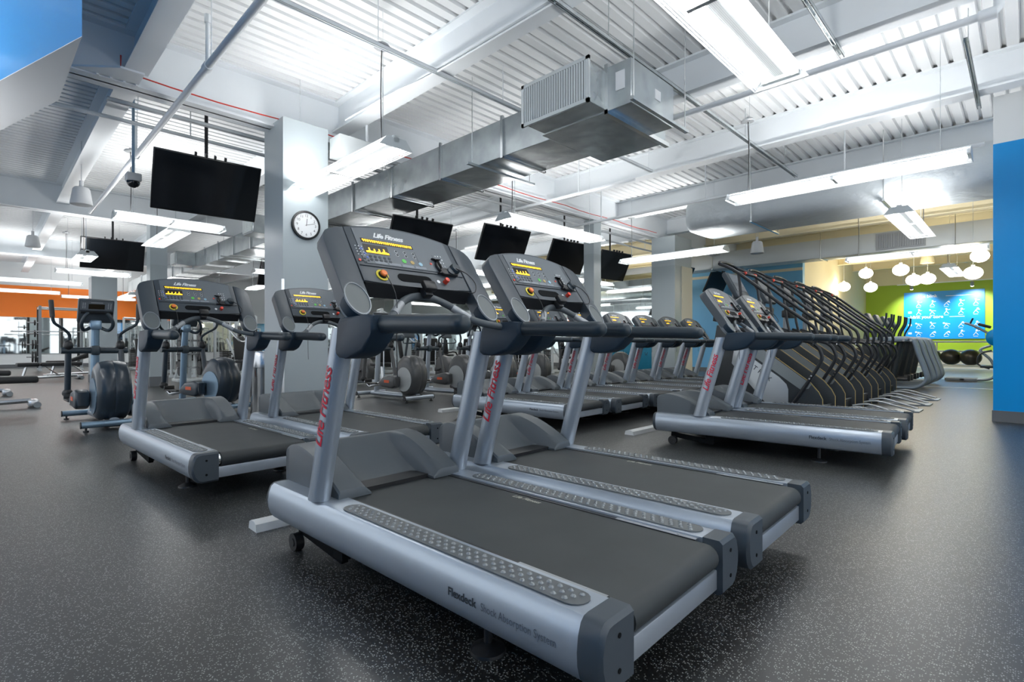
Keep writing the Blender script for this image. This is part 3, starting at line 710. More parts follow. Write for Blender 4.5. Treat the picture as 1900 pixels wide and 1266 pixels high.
    for sg in (1, -1):
        top = [(.312, .500), (.345, .490), (.385, .476), (.408, .460), (.424, .436), (.433, .405)]
        cy, cs, ry, rs = .375, .080, .058, .088
        arc_ = [(cy+ry*math.cos(PI*k/14), cs+rs*math.sin(PI*k/14)) for k in range(15)]   # upper half of the cup opening
        poly = [(sg*a, b_) for a, b_ in (top+arc_)]
        mb = MB(); slabp(mb, poly, -.070, 0, .004); wing = mb.build('console_wing', 'char', t, 40)
        n = 32
        def el(k, h): return [cplane(cs+rs*k*math.sin(2*PI*q/n)+(.0), sg*(cy+ry*k*math.cos(2*PI*q/n)), h) for q in range(n)]
        mb = MB(); mb.loft([el(.70, -.085), el(.93, -.07), el(1.0, -.045), el(1.0, -.003), el(.98, .0), el(.9, .0), el(.885, -.004)], cap=False); mb.build('cup_holder', 'rimgrey', wing, 50)
        mb = MB(); mb.loft([el(.885, -.004), el(.87, -.03), el(.80, -.052), el(.3, -.056), el(.02, -.056)]); mb.build('cup_lining', 'cupin', wing, 60)
        mb = MB(); mb.loft([el(1.0, -.055), el(1.01, -.035), el(1.012, -.01), el(1.0, -.008)], cap=False); mb.build('cup_shell', 'grip_blue', wing, 60)
    def stop_(y): return .545-.045*(abs(y)/.31)**2
    yy = [-.309+.618*k/16 for k in range(17)]
    mb = MB(); slabp(mb, [(y, .172-.012*(abs(y)/.31)**2*-1) for y in yy]+[(y, stop_(y)) for y in yy[::-1]], -.055, -.0015, .003); cen = mb.build('console_panel', 'char', t, 40)
    # underside
    A, B_, C_, D_ = cplane(.172, 0, -.002), (1.335, 0, 1.150), (1.43, 0, 1.17), cplane(.30, 0, -.06)
    mb = MB(); mb.px([(p[0], p[2]) for p in (A, B_, C_, D_)], -.305, .305, .006); mb.build('console_underside', 'black', cen)
    mb = MB(); slabp(mb, [(y, .287) for y in yy[1:-1]]+[(y, stop_(y)-.012) for y in yy[1:-1][::-1]], -.0014, .0016); fcp = mb.build('control_overlay', 'overlay', cen)
    mb = MB(); slabp(mb, rect(-.30, .30, .270, .273), -.001, .003); slabp(mb, rect(-.045, -.043, .29, .40), -.001, .002); slabp(mb, rect(-.155, -.153, .29, .40), -.001, .002); mb.build('seam_line', 'ink', fcp)
    mb = MB(); slabp(mb, rect(-.045, .245, .417, .441), .0016, .003); slabp(mb, rect(.115, .245, .350, .405), .0016, .003); lcd = mb.build('display', 'lcd', fcp)
    mb = MB()
    for k in range(23):
        y = .238-k*.0121; slabp(mb, rect(y-.0085, y, .428, .436), .003, .0036); slabp(mb, rect(y-.0085, y-.0035+.0015*(k%3), .421, .4265), .003, .0036)
    random.seed(3)
    for k in range(14):
        y = .240-k*.0088; h_ = .008+(.034*(.5+.5*random.random()) if k % 3 == 2 else .008*random.random()); slabp(mb, rect(y-.0070, y, .353, .353+h_), .003, .0036)
    mb.build('lit_segments', 'amber', lcd)
    mb = MB(); text_into(mb, 'Life Fitness', .043, lambda x, y: cplane(.459+y, .085-x, .0025), shear=.5, offset=.0016, ax='CENTER', space=.9); mb.build('console_logo', 'white', fcp)
    mb = MB()
    for r_ in range(4):
        for c_ in range(3): slabp(mb, rect(-.175-c_*.018, -.169-c_*.018, .392-r_*.022, .400-r_*.022), .0016, .003)
        for c_ in range(3): slabp(mb, circ(.288-c_*.016, .385-r_*.017, .003, 6), .0016, .003)
    for c_ in range(3):
        for r_ in range(2): slabp(mb, circ(.07-c_*.05, .385-r_*.022, .0085, 12), .0016, .0022)
    mb.build('keypad_print', 'white', fcp)
    mb = MB()
    for c_ in range(3):
        for r_ in range(2): slabp(mb, circ(.07-c_*.05, .385-r_*.022, .007, 12), .0022, .003)
    for r_ in range(2):
        for c_ in range(5): slabp(mb, circ(.228-c_*.025, .331-r_*.020, .0082, 10), .0016, .003)
    for y, s in ((.278, .302), (.262, .312), (.262, .294), (.247, .302)): slabp(mb, circ(y, s, .006, 8), .0016, .003)
    mb.build('keypad_keys', 'ink', fcp)
    mb = MB()
    for k in range(4): slabp(mb, rect(.215-k*.075, .150-k*.075, .291, .305), .0016, .0024)
    mb.build('instruction_strip', 'overlay2', fcp)
    for nm, y, s, r_, m_ in (('start_button', .045, .328, .0125, 'green'), ('pace_button', -.002, .326, .0115, 'goldb'), ('cool_down_button', -.050, .322, .0115, 'cyanb'), ('pause_key', .292, .300, .007, 'redknob'), ('clear_key', -.12, .336, .007, 'redknob'), ('zone_key', .262, .372, .006, 'bluebtn'), ('zone_key', .250, .345, .006, 'bluebtn'), ('zone_key', .246, .322, .006, 'bluebtn')):
        mb = MB(); slabp(mb, circ(y, s, r_, 16), .0016, .0035); mb.build(nm, m_, fcp)
    c0 = Vector(cplane(.222, .205, -.001)); nn = Vector((-.822, 0, .570))
    mb = MB(); mb.lathe(c0, nn, [(.031, 0), (.031, .004), (.024, .006), (.022, .004)], 28); sb = mb.build('stop_button_ring', 'yellow', cen)
    mb = MB(); mb.lathe(c0, nn, [(.021, .003), (.019, .010), (.0185, .013)], 24); mb.build('stop_button_collar', 'black', sb)
    mb = MB(); mb.lathe(c0, nn, [(.0165, .012), (.017, .020), (.013, .024), (.004, .025)], 24); mb.build('stop_button', 'orange', sb)
    mb = MB(); slabp(mb, stadium(-.075, .120, .200, .246), -.001, .0012); mb.build('accessory_slot', 'matte', cen)
    c1 = Vector(cplane(.222, -.160, -.001))
    mb = MB(); mb.lathe(c1, nn, [(.013, 0), (.012, .012), (.014, .016), (.012, .026), (.004, .028)], 18); mb.build('volume_knob', 'redknob', cen)
    mb = MB(); slabp(mb, circ(-.118, .222, .010, 14), 0, .001); mb.build('headphone_mark', 'white', cen)
    mb = MB(); slabp(mb, [(a, b_) for a, b_ in stadium(-.265, -.150, .262, .302)], .001, .02, .004); slabp(mb, stadium(-.175, -.140, .27, .365), .001, .018, .004); ph = mb.build('headset_cradle', 'black', cen)
    mb = MB(); c2 = Vector(cplane(.300, -.245, .01)); mb.lathe(c2, nn, [(.030, 0), (.030, .022), (.024, .03), (.005, .031)], 24); mb.lathe(Vector(cplane(.285, -.215, .01)), nn, [(.022, 0), (.022, .016), (.004, .02)], 20); mb.build('earpiece', 'grip', ph)
    mb = MB(); mb.tube([cplane(.29, -.235, .04), cplane(.25, -.285, .05), cplane(.19, -.31, .05), cplane(.14, -.29, .04), cplane(.15, -.26, .02)], .0028, 6, 4); mb.build('headset_cord', 'black', ph)
    mb = MB(); mb.tube([cplane(.215, .200, .02), cplane(.12, .20, .03), (1.22, .20, 1.12), (1.21, .21, 1.03), (1.21, .205, .80)], .0022, 6, 4)
    mb.tube([(1.24, .215, 1.06), (1.235, .212, 1.09), (1.23, .208, 1.06), (1.235, .214, 1.03)], .008, 8, 3); mb.build('safety_lanyard', 'black', sb)
    # feet, wheels
    for sg in (1, -1):
        mb = MB(); mb.cyl((.52, sg*.33, -.04), (.52, sg*.33, .10), .014, 10); mb.lathe((.52, sg*.33, -.06), (0, 0, 1), [(.06, 0), (.058, .010), (.03, .024), (.02, .03)], 24); mb.build('levelling_foot', 'black', t)
        mb = MB(); mb.cyl((1.80, sg*.36, -.018), (1.80, sg*.40, -.018), .042, 22); mb.cyl((1.80, sg*.356, -.018), (1.80, sg*.404, -.018), .020, 12); mb.build('transport_wheel', 'black', t)
        mb = MB(); mb.box((1.62, sg*.34, .015), (.42, .035, .045), (0, -.10, 0), .004); mb.b2(1.40, 1.48, sg*.32, sg*.36, -.01, .08); mb.build('lift_arm', 'matte', t)
    # side lettering
    y_ = .305+.149+.0008
    mb = MB(); text_into(mb, 'Flexdeck', .036, lambda x, y: (.575-x, y_, .150+y), offset=.0010); lt_ = mb.build('rail_lettering', 'ink', t)
    mb = MB(); text_into(mb, 'Shock Absorption System', .034, lambda x, y: (.425-x*.80, y_, .150+y)); mb.build('rail_lettering_light', 'inkpale', lt_)
    mb = MB(); mb.box((1.60, .385, .27-.02), (.04, .05, .003)); mb.bm.free()
    return t
TM = make_treadmill(); used = False
def treadmill(x, y, deg, label, group):
    global used
    t = copy_tree(TM) if used else TM; used = True
    t.location = (x, y, .06); t.rotation_euler = (0, 0, math.radians(deg)); t['group'] = group
    return tag(t, label, 'treadmill')
treadmill(-.745, 1.504, 181.7, 'treadmill whose lower side rail reads Flexdeck in the biggest lettering', 'front treadmills')
treadmill(-.767, 2.504, 181.7, 'treadmill standing alongside the one with the biggest rail lettering', 'front treadmills')
treadmill(-3.713, 1.365, 182.5, 'treadmill beside the dark blue elliptical, a red dot lit at its belt', 'front treadmills')
treadmill(-3.675, 2.431, 182.5, 'treadmill directly in front of the clock column', 'front treadmills')
treadmill(-.774, 5.391, 184.3, 'side-on treadmill with a pale bar on the floor off its front end', 'right pair of treadmills')
treadmill(-.81, 6.345, 184.3, 'treadmill between the side-on treadmill and the lettered stair climber', 'right pair of treadmills')
led = MB().cyl((1.592, .22, .243), (1.585, .22, .249), .006, 10).build('belt_light', mat('red_led', (1, .05, .05), .4, emit=(1, .05, .05), es=6), [o for o in COL.objects if o.name == 'treadmill.002'][0])
ordn = ['first treadmill of the back row, mostly behind the second front treadmill', 'second treadmill of the back row', 'third treadmill of the back row', 'fourth treadmill of the back row',
        'fifth treadmill of the back row', 'sixth treadmill of the back row', 'last treadmill of the back row, before the cream column']
for k in range(7): treadmill(-3.745+.0*k, 5.136+.955*k, 183.2, ordn[k], 'back row treadmills')
def cover(x, y0, y1, label, rz=0):
    mb = MB(); mb.px([(-.055, 0), (.055, 0), (.045, .038), (.02, .048), (-.02, .048), (-.045, .038)], y0, y1); o = mb.build('floor_cable_cover', 'stub')
    o.location = (x, 0, 0); tag(o, label, 'cable cover')
cover(-2.79, .955, 3.1, 'pale floor cable cover at the front of the nearest treadmills')
cover(-2.95, 4.72, 6.9, 'pale floor cable cover poking out left of the right hand treadmills')
cover(-5.80, 4.45, 11.4, 'pale floor cable cover ahead of the back row')

# ------------------------------------------------------------------ elliptical trainers
def make_elliptical(house='navy', discm='mast'):
    t = bpy.data.objects.new('elliptical_trainer', None); COL.objects.link(t)
    mb = MB(); mb.tube([(.02, 0, .09), (1.35, 0, .075)], .055, 14, ry=.8); mb.build('base_frame', 'silver', t)
    for nm, x in (('rear_stabilizer', .0), ('front_stabilizer', 1.40)):
        mb = MB(); mb.cyl((x, -.29, .075), (x, .29, .075), .035, 16); s = mb.build(nm, 'mast' if house == 'navy' else 'silver', t)
        mb = MB()
        for y in (-.25, .25): mb.cyl((x, y, .015), (x, y, .05), .01, 8); mb.cyl((x, y, 0), (x, y, .016), .026, 12)
        for y in (-.295, .295): mb.cyl((x, y-.004, .075), (x, y+.004, .075), .037, 14)
        mb.build('levelling_foot', 'black', s)
    # flywheel housing: rounded drop shape
    mb = MB(); prof = []
    for k in range(28):
        a = 2*PI*k/28; r = .34+.03*math.cos(a-.9); prof.append((.18+.78*r*math.cos(a), .40+r*math.sin(a)))
    cx_, cz_ = .18, .40
    def ring(y, k): return [(cx_+(p[0]-cx_)*k, y, cz_+(p[1]-cz_)*k) for p in prof]
    mb.loft([ring(-.16, .62), ring(-.155, .80), ring(-.12, .95), ring(-.05, 1.0), ring(-.004, 1.005), ring(.0, .995), ring(.004, 1.005), ring(.05, 1.0), ring(.12, .95), ring(.155, .80), ring(.16, .62)]); hs = mb.build('flywheel_housing', house, t, 40)
    for y in (-.163, .163): MB().cyl((.20, y-.004, .37), (.20, y+.004, .37), .20, 28).build('side_disc', discm, hs)
    mb = MB(); mb.b2(.02, .34, -.09, .09, .03, .12, .01); mb.build('housing_foot', 'black', hs)
    mb = MB(); mb.tube([(1.22, 0, .09), (1.19, 0, .5), (1.16, 0, .95), (1.13, 0, 1.2)], lambda q: .048-.006*q, 16, 3, ry=.85); mb.build('mast', 'mast' if house == 'navy' else 'silver', t)
    mb = MB(); mb.cyl((1.16, -.33, .87), (1.16, .33, .87), .040, 16); mb.box((1.16, 0, .87), (.12, .09, .12), None, .02); mb.build('crossbar', 'grip', t)
    for sg in (1, -1):
        ph = .10*sg
        mb = MB(); mb.tube([(1.16, sg*.26, .92), (1.12+ph, sg*.26, .36)], .033, 12); h = mb.build('lower_lever', 'navy' if house == 'navy' else 'housing', t)
        MB().ball((1.12+ph, sg*.26, .345), .055, 14, 8).build('lever_joint', 'black', h); mb = MB(); mb.ball((1.16, sg*.26, .93), (.06, .05, .07), 14, 8); mb.build('lever_joint', 'black', h)
        mb = MB(); mb.tube([(1.16, sg*.26, .97), (1.15, sg*.25, 1.06), (1.10, sg*.31, 1.13), (1.04, sg*.40, 1.20), (1.02, sg*.42, 1.28)], .017, 10, 4); u = mb.build('upper_lever', 'grip', h)
        mb = MB(); mb.tube([(1.02, sg*.42, 1.27), (1.05, sg*.43, 1.47)], .025, 12); mb.build('hand_grip', 'black', u)
        mb = MB(); mb.tube([(1.12+ph, sg*.26, .33), (.98+ph, sg*.24, .22), (.90+ph, sg*.235, .24)], .022, 10, 2); mb.tube([(.92+ph, sg*.235, .23), (.42, sg*.235, .26+ph*.8)], .03, 10); a = mb.build('pedal_arm', 'chrome', t)
        mb = MB(); z0 = .25+ph*.6
        mb.px([(.76, z0-.03), (.62, z0-.075), (.34, z0-.09), (.26, z0-.05), (.26, z0+.10), (.36, z0+.13), (.60, z0+.09)], sg*.175, sg*.31, .03, 3); p = mb.build('arm_shroud', 'housing' if house != 'navy' else 'navy', a, 50)
        mb = MB(); mb.b2(.40, .54, sg*.311, sg*.313, z0+.0, z0+.045); mb.build('shroud_logo', 'orangepod', p)
        mb = MB(); mb.pz([(1.05+ph-.10+q[0], sg*.245+q[1]) for q in circ(0, 0, .0, 3)], 0, .001) if False else mb.b2(.70+ph, 1.02+ph, sg*.175, sg*.31, .265, .29, .01); mb.b2(1.0+ph, 1.025+ph, sg*.17, sg*.31, .27, .34, .008); mb.build('pedal', 'black', t)
    # console facing the rear
    mb = MB(); R = Matrix.Translation((1.10, 0, 1.335)) @ Matrix.Rotation(math.radians(-24), 4, 'Y')
    def cb(nm, m_, par, *bx, bev=0):
        q = MB()
        for b_ in bx: q.b2(*b_, bev)
        q.bm.transform(R); return q.build(nm, m_, par)
    con = cb('console', 'char', t, (-.01, .05, -.180, .180, -.135, .180), bev=.02)
    cb('console_face', 'overlay', con, (-.014, -.009, -.160, .160, .045, .160)); cb('console_display', 'lcd', con, (-.017, -.013, -.08, .08, .06, .125))
    cb('reading_ledge', 'black', con, (-.05, -.008, -.16, .16, .010, .03)); cb('console_keys', 'white', con, *[(-.016, -.013, y, y+.008, z, z+.006) for y in (-.145, -.12, .11, .13) for z in (.07, .09, .11, .13)])
    cb('console_logo_bar', 'silver_dull', con, (-.016, -.012, -.06, .06, .138, .15))
    for sg in (1, -1):
        mb = MB(); mb.tube([(1.14, sg*.03, 1.17), (1.08, sg*.12, 1.12), (1.00, sg*.155, 1.19), (.98, sg*.13, 1.28), (.985, sg*.09, 1.33)], .020, 10, 4); mb.build('pulse_handle', 'grip', t)
    mb = MB(); mb.box((1.135, 0, 1.19), (.10, .12, .12), None, .02); mb.build('mast_head', 'mast' if house == 'navy' else 'silver', t)
    return t
e1 = make_elliptical('navy', 'mast'); e1.location = (-7.20, 1.02, 0); e1.rotation_euler = (0, 0, PI+.03); tag(e1, 'dark blue elliptical trainer standing alone at far left', 'elliptical', 'elliptical trainers')
e2 = copy_tree(e1); e2.location = (-7.95, 2.42, 0); e2.rotation_euler = (0, 0, PI+.25); tag(e2, 'dark elliptical trainer seen through the left treadmill', 'elliptical', 'elliptical trainers')
e3 = make_elliptical('housing', 'disc'); e3.location = (-7.1, 5.02, 0); e3.rotation_euler = (0, 0, PI+.05); tag(e3, 'grey elliptical trainer framed by the nearest treadmill uprights', 'elliptical', 'elliptical trainers')
labs = ['grey elliptical trainer just right of the framed one', 'grey elliptical trainer behind the second front treadmill upright', 'grey elliptical trainer left of the thin grey column', 'grey elliptical trainer right of the thin grey column', 'farthest grey elliptical trainer before the cream column']
for k, y in enumerate((6.12, 7.2, 8.3, 10.6, 11.6)):
    e = copy_tree(e3); e.location = (-7.1-.05*k, y, 0); tag(e, labs[k], 'elliptical', 'elliptical trainers')

# ------------------------------------------------------------------ stair climbers
def make_climber():
    t = bpy.data.objects.new('stair_climber', None); COL.objects.link(t)
    sky_ = [(-.02, 0), (-.02, .30), (.02, .38), (.11, .49), (.61, .87), (.98, 1.16), (1.22, 1.20), (1.25, 1.0), (1.25, 0)]
    for sg in (1, -1):
        mb = MB(); mb.px(sky_, sg*.262, sg*.30, .006); s = mb.build('side_panel', 'climbdark', t)
        mb = MB(); mb.px([(.09, .47), (.61, .865), (.98, 1.155), (1.0, .98), (.56, .66), (.20, .40), (.12, .42)], sg*.30, sg*.306); mb.build('side_stripe', 'climbgrey', s)
        mb = MB(); pan = [(.34, .05), (.34, .40), (.36, .46), (.44, .545), (.60, .655), (.98, .93), (1.02, .70), (.60, .22), (.48, .05)]
        mb.px(pan, sg*.30, sg*.312, .004); pl = mb.build('badge_panel', 'climbsilver', s)
        mb = MB(); ca, sa = math.cos(math.radians(-37)), math.sin(math.radians(-37))
        def fm(x, y, sg=sg):
            lx, lz = .895-(x*ca-y*sa)*1, .745+(x*sa+y*ca)
            return (lx, sg*.3128, lz)
        if sg > 0: text_into(mb, 'MATRIX', .078, fm, space=1.75, offset=.0012); mb.build('badge_lettering', 'ink', pl)
        else: mb.bm.free()
        mb = MB(); mb.tube([(-.022, sg*.281, 0), (-.022, sg*.281, .30), (.018, sg*.281, .385), (.108, sg*.281, .495), (.61, sg*.281, .876), (.98, sg*.281, 1.166)], .005, 6); mb.build('gold_edging', 'gold', s)
        # rails
        mb = MB(); mb.tube([(1.18, sg*.30, 2.01), (1.02, sg*.31, 1.93), (.80, sg*.31, 1.76), (.40, sg*.31, 1.42), (.10, sg*.31, 1.18), (.045, sg*.31, 1.11), (.03, sg*.31, 1.03), (.06, sg*.31, .94)], .021, 12, 4); mb.build('upper_rail', 'rail_black', t, 60)
        mb = MB(); mb.tube([(1.10, sg*.31, 1.20), (.60, sg*.31, 1.05), (.16, sg*.31, .985), (.04, sg*.31, .935), (-.015, sg*.31, .84), (-.01, sg*.31, .74), (.12, sg*.315, .50), (.29, sg*.32, .22)], .021, 12, 4); lr = mb.build('lower_rail', 'rail_black', t, 60)
        mb = MB()
        for p in ((.06, .95), (.065, .985), (.10, .54), (.08, .575)): mb.cyl((p[0], sg*.325, p[1]), (p[0], sg*.345, p[1]), .008, 8)
        mb.build('bolt', 'steel', lr)
        mb = MB(); mb.tube([(.93, sg*.31, 1.86), (.90, sg*.31, 1.6), (.86, sg*.31, 1.30), (.82, sg*.31, 1.12)], .018, 10, 3); mb.build('rail_post', 'rail_black', t, 60)
    # steps
    for k in range(5):
        x = .02+.20*k; z = .20+.185*k
        mb = MB(); mb.b2(x, x+.23, -.262, .262, z-.03, z, .005); mb.b2(x+.01, x+.03, -.262, .262, z-.17, z-.02); st = mb.build('stair_step', 'black', t)
        mb = MB(); mb.b2(x-.002, x+.03, -.262, .262, z, z+.004); mb.build('step_nosing', 'climbgrey', st)
    mb = MB(); mb.px([(.3, 0), (.3, .3), (1.2, 1.12), (1.2, 0)], -.26, .26); mb.build('drive_housing', 'matte', t)
    for sg in (1, -1):
        mb = MB(); mb.tube([(.0, sg*.24, .10), (-.18, sg*.24, .13), (-.42, sg*.22, .07), (-.60, sg*.18, .02)], .022, 8, 4, ry=.6); mb.build('entry_arm', 'silver_dull', t, 60)
    mb = MB(); mb.pz([(0, -.26), (-.35, -.25), (-.66, -.2), (-.66, .2), (-.35, .25), (0, .26)], 0, .018, .004); mb.build('entry_plate', 'frame_grey', t)
    mb = MB(); mb.tube([(1.12, 0, 1.0), (1.10, 0, 1.6), (1.06, 0, 1.72)], .05, 12, 3, ry=.7); mb.build('console_mast', 'frame_grey', t)
    R = Matrix.Translation((1.06, 0, 1.74)) @ Matrix.Rotation(math.radians(28), 4, 'Y')
    def cb(nm, m_, par, *bx, bev=0):
        q = MB()
        for b_ in bx: q.b2(*b_, bev)
        q.bm.transform(Matrix.Translation((1.06, 0, 1.74)) @ Matrix.Rotation(math.radians(28), 4, 'Y')); return q.build(nm, m_, par)
    con = cb('console', 'char', t, (-.01, .06, -.22, .22, -.20, .20), bev=.03); cb('console_face', 'overlay', con, (-.016, -.009, -.17, .17, -.10, .16)); cb('console_keys', 'overlay2', con, *[(-.019, -.015, -.14+.04*k, -.12+.04*k, -.08+.05*j, -.07+.05*j) for k in range(7) for j in range(3)])
    mb = MB(); mb.tube([(1.18, .30, 2.01), (1.22, .20, 2.05), (1.22, 0, 2.06), (1.22, -.20, 2.05), (1.18, -.30, 2.01)], .021, 12, 4); mb.build('front_bar', 'rail_black', t, 60)
    mb = MB(); mb.tube([(1.0, .30, 1.90), (.92, .20, 1.87), (.88, .10, 1.86), (.88, -.10, 1.86), (.92, -.20, 1.87), (1.0, -.30, 1.90)], .018, 10, 4); hb = mb.build('inner_hand_bar', 'rail_black', t, 60)
    mb = MB()
    for y in (.17, -.17): mb.cyl((.90, y-.02, 1.872), (.90, y+.02, 1.872), .022, 10)
    mb.build('speed_button', 'redknob', hb)
    mb = MB(); mb.b2(1.0, 1.12, -.18, .18, 1.38, 1.50, .02); mb.build('bottle_tray', 'black', t)
    return t
CL = make_climber()
for k in range(5):
    c = CL if k == 0 else copy_tree(CL)
    c.location = (-1.72+.0*k, 7.15+1.06*k, 0); c.rotation_euler = (0, 0, PI)
    tag(c, ['nearest stair climber, its silver lettered side panel in view', 'second stair climber from the lettered one', 'middle stair climber of the row of five', 'fourth stair climber, next to the last', 'last stair climber of the row, next to the arc trainers'][k], 'stair climber', 'row of stair climbers')

# ------------------------------------------------------------------ arc trainers
def make_arc():
    t = bpy.data.objects.new('arc_trainer', None); COL.objects.link(t)
    for sg in (1, -1):
        mb = MB(); mb.tube([(1.35, sg*.14, .06), (.40, sg*.14, .055), (.12, sg*.14, .08), (-.02, sg*.14, .20), (-.02, sg*.14, .36), (.10, sg*.14, .75), (.17, sg*.14, 1.0), (.30, sg*.14, 1.08), (.75, sg*.14, 1.06)], .044, 10, 5, ry=.8); mb.build('frame_hoop', 'arcgrey', t, 60)
        mb = MB(); mb.tube([(.38, sg*.07, 1.0), (.52, sg*.07, .25)], .05, 10); mb.build('swing_arm', 'climbdark', t)
        mb = MB(); mb.b2(.25, .70, sg*.08, sg*.24, .20, .25, .02); mb.b2(.22, .26, sg*.08, sg*.24, .20, .32, .01); mb.build('foot_plate', 'black', t)
        mb = MB(); mb.tube([(.75, sg*.25, .9), (.72, sg*.29, 1.2), (.62, sg*.30, 1.42), (.60, sg*.29, 1.60)], .019, 10, 3); mb.build('arm_lever', 'grip', t)
        mb = MB()
        for p in ((.20, 1.03), (.32, 1.03)): mb.cyl((p[0], sg*.23, p[1]), (p[0], sg*.25, p[1]), .022, 10)
        mb.build('pivot_bolt', 'steel', t)
    mb = MB(); mb.b2(.25, .95, -.20, .20, 1.00, 1.10, .03); mb.build('top_bridge', 'arcgrey', t)
    mb = MB(); mb.px([(.75, .06), (.70, .6), (.80, .95), (1.25, .85), (1.42, .4), (1.40, .06)], -.17, .17, .05, 3); mb.build('drive_shroud', 'climbdark', t, 50)
    mb = MB(); mb.tube([(1.05, 0, .8), (.98, 0, 1.35)], .05, 12); mb.box((.93, 0, 1.48), (.07, .34, .30), (0, .45, 0), .02); mb.build('console', 'char', t)
    return t
AR = make_arc()
for k in range(4):
    c = AR if k == 0 else copy_tree(AR); c.location = (-1.48, 13.45+.86*k, 0); c.rotation_euler = (0, 0, PI)
    tag(c, ['nearest grey hooped arc trainer, past the last stair climber', 'second of the four grey hooped arc trainers', 'third of the four grey hooped arc trainers', 'farthest of the four grey hooped arc trainers'][k], 'arc trainer', 'grey arc trainers')

# partly hidden recumbent machine beside the blue wall
rb = thing('recumbent_stepper', 'grey recumbent machine half hidden behind the blue wall', 'exercise machine', (-.55, 17.75, 0), PI)
mb = MB(); mb.tube([(.95, 0, .06), (.5, 0, .05), (.15, 0, .07), (.02, 0, .22), (.10, 0, .55), (.30, 0, .80), (.1, 0, .92)], .045, 12, 5, ry=.7); mb.build('frame_hoop', 'arcgrey', rb, 60)
mb = MB(); mb.b2(.35, .98, -.25, -.17, .02, .09, .01); mb.b2(.35, .98, .17, .25, .02, .09, .01); mb.b2(.6, .68, -.25, .25, .02, .08); mb.build('base_rails', 'frame_grey', rb)
mb = MB(); mb.tube([(.0, 0, 1.12), (.42, 0, 1.42), (.60, 0, 1.50)], .03, 10, 2); mb.build('arm', 'arcgrey', rb)
mb = MB(); mb.box((.22, 0, 1.42), (.26, .16, .07), (0, -.35, 0), .02); mb.cyl((.50, 0, 1.46), (.44, 0, 1.62), .022, 10); mb.build('padded_rest', 'black', rb)
mb = MB(); mb.lathe((-.02, -.12, 1.12), (0, 1, 0), [(.16, 0), (.22, .04), (.22, .18), (.14, .24)], 28); mb.build('resistance_wheel', 'bluewall', rb)
mb = MB(); mb.tube([(.08, .1, .80), (.3, .1, .7), (.34, .1, .45), (.12, .1, .34)], .02, 8, 3); mb.b2(.0, .3, -.15, .2, .36, .42, .02); mb.build('seat_frame', 'navy', rb)

# ------------------------------------------------------------------ studio: poster, balls and rack
ps = thing('wall_poster', 'big blue wall poster of exercise figures on the green wall', 'poster', (0, 26.99, 0))
MB().b2(-3.66, -1.16, -.03, 0, 1.18, 3.10).build('poster_board', 'poster', ps)
mb = MB()
text_into(mb, 'in a blink', .17, lambda x, y: (-3.20+x, -.033, 2.86+y), offset=.004)
mb.b2(-2.32, -1.35, -.033, -.031, 2.88, 2.90)
text_into(mb, 'blink your core', .17, lambda x, y: (-3.45+x, -.033, 2.02+y), offset=.004)
mb.b2(-3.58, -3.47, -.033, -.031, 2.05, 2.07); mb.b2(-2.2, -1.75, -.033, -.031, 2.05, 2.07)
random.seed(11)
for row, z in enumerate((2.62, 2.28, 1.76, 1.42)):
    if row: mb.b2(-3.52, -3.40, -.033, -.031, z-.05, z+.03)
    for c in range(5):
        x = -3.18+c*.44; a = random.uniform(-1.2, 1.2); lx = lambda q: x+q
        mb.lathe((x+.09*math.sin(a), -.034, z+.09*math.cos(a)), (0, 1, 0), [(.034, 0), (.034, .002)], 12)
        for (p, q) in (((0, 0), (.07*math.sin(a), .07*math.cos(a))), ((0, 0), (-.07, -.11)), ((0, 0), (.08, -.10)), ((.03*math.sin(a), .04), (.12, .02+.05*math.cos(a*2)))):
            A_, B2 = Vector((x+p[0], -.033, z+p[1])), Vector((x+q[0], -.033, z+q[1])); mb.tube([A_, B2], .013, 4)
        mb.b2(x-.07, x+.07, -.033, -.031, z-.155, z-.14)
mb.build('printed_figures', 'posterink', ps)
rk = thing('ball_rack', 'low white tube rack along the green wall holding black balls', 'rack', (0, 25.2, 0))
mb = MB()
for x in (-3.6, -2.45, -.35, .9): mb.cyl((x, .25, 0), (x, .25, 1.05), .025, 8); mb.cyl((x, -.35, .0), (x, -.35, .20), .022, 8); mb.cyl((x, -.35, .18), (x, .25, .18), .02, 8)
mb.build('posts', 'frame_white', rk)
mb = MB()
for y, z in ((.25, 1.05), (.25, .70), (.2, .18), (-.35, .18)): mb.cyl((-4.4, y, z), (2.0, y, z), .032, 8)
mb.build('rails', 'frame_white', rk)
bl = None
for k, (x, y) in enumerate(((-2.62, 25.5), (-2.02, 25.25), (-1.45, 24.95), (-.3, 25.1))):
    if bl is None:
        mb = MB(); mb.ball((0, 0, 0), (.315, .315, .29), 28, 16); bl = mb.build('exercise_ball', 'ball', ang=180); r = bl
    else: r = bl.copy(); COL.objects.link(r)
    r.location = (x, y, .485); tag(r, ['black exercise ball mostly hidden by the arc trainers', 'black exercise ball left of the fully visible pair', 'black exercise ball right of the fully visible pair', 'exercise ball by the blue wall edge'][k], 'exercise ball', 'balls on the studio rack')

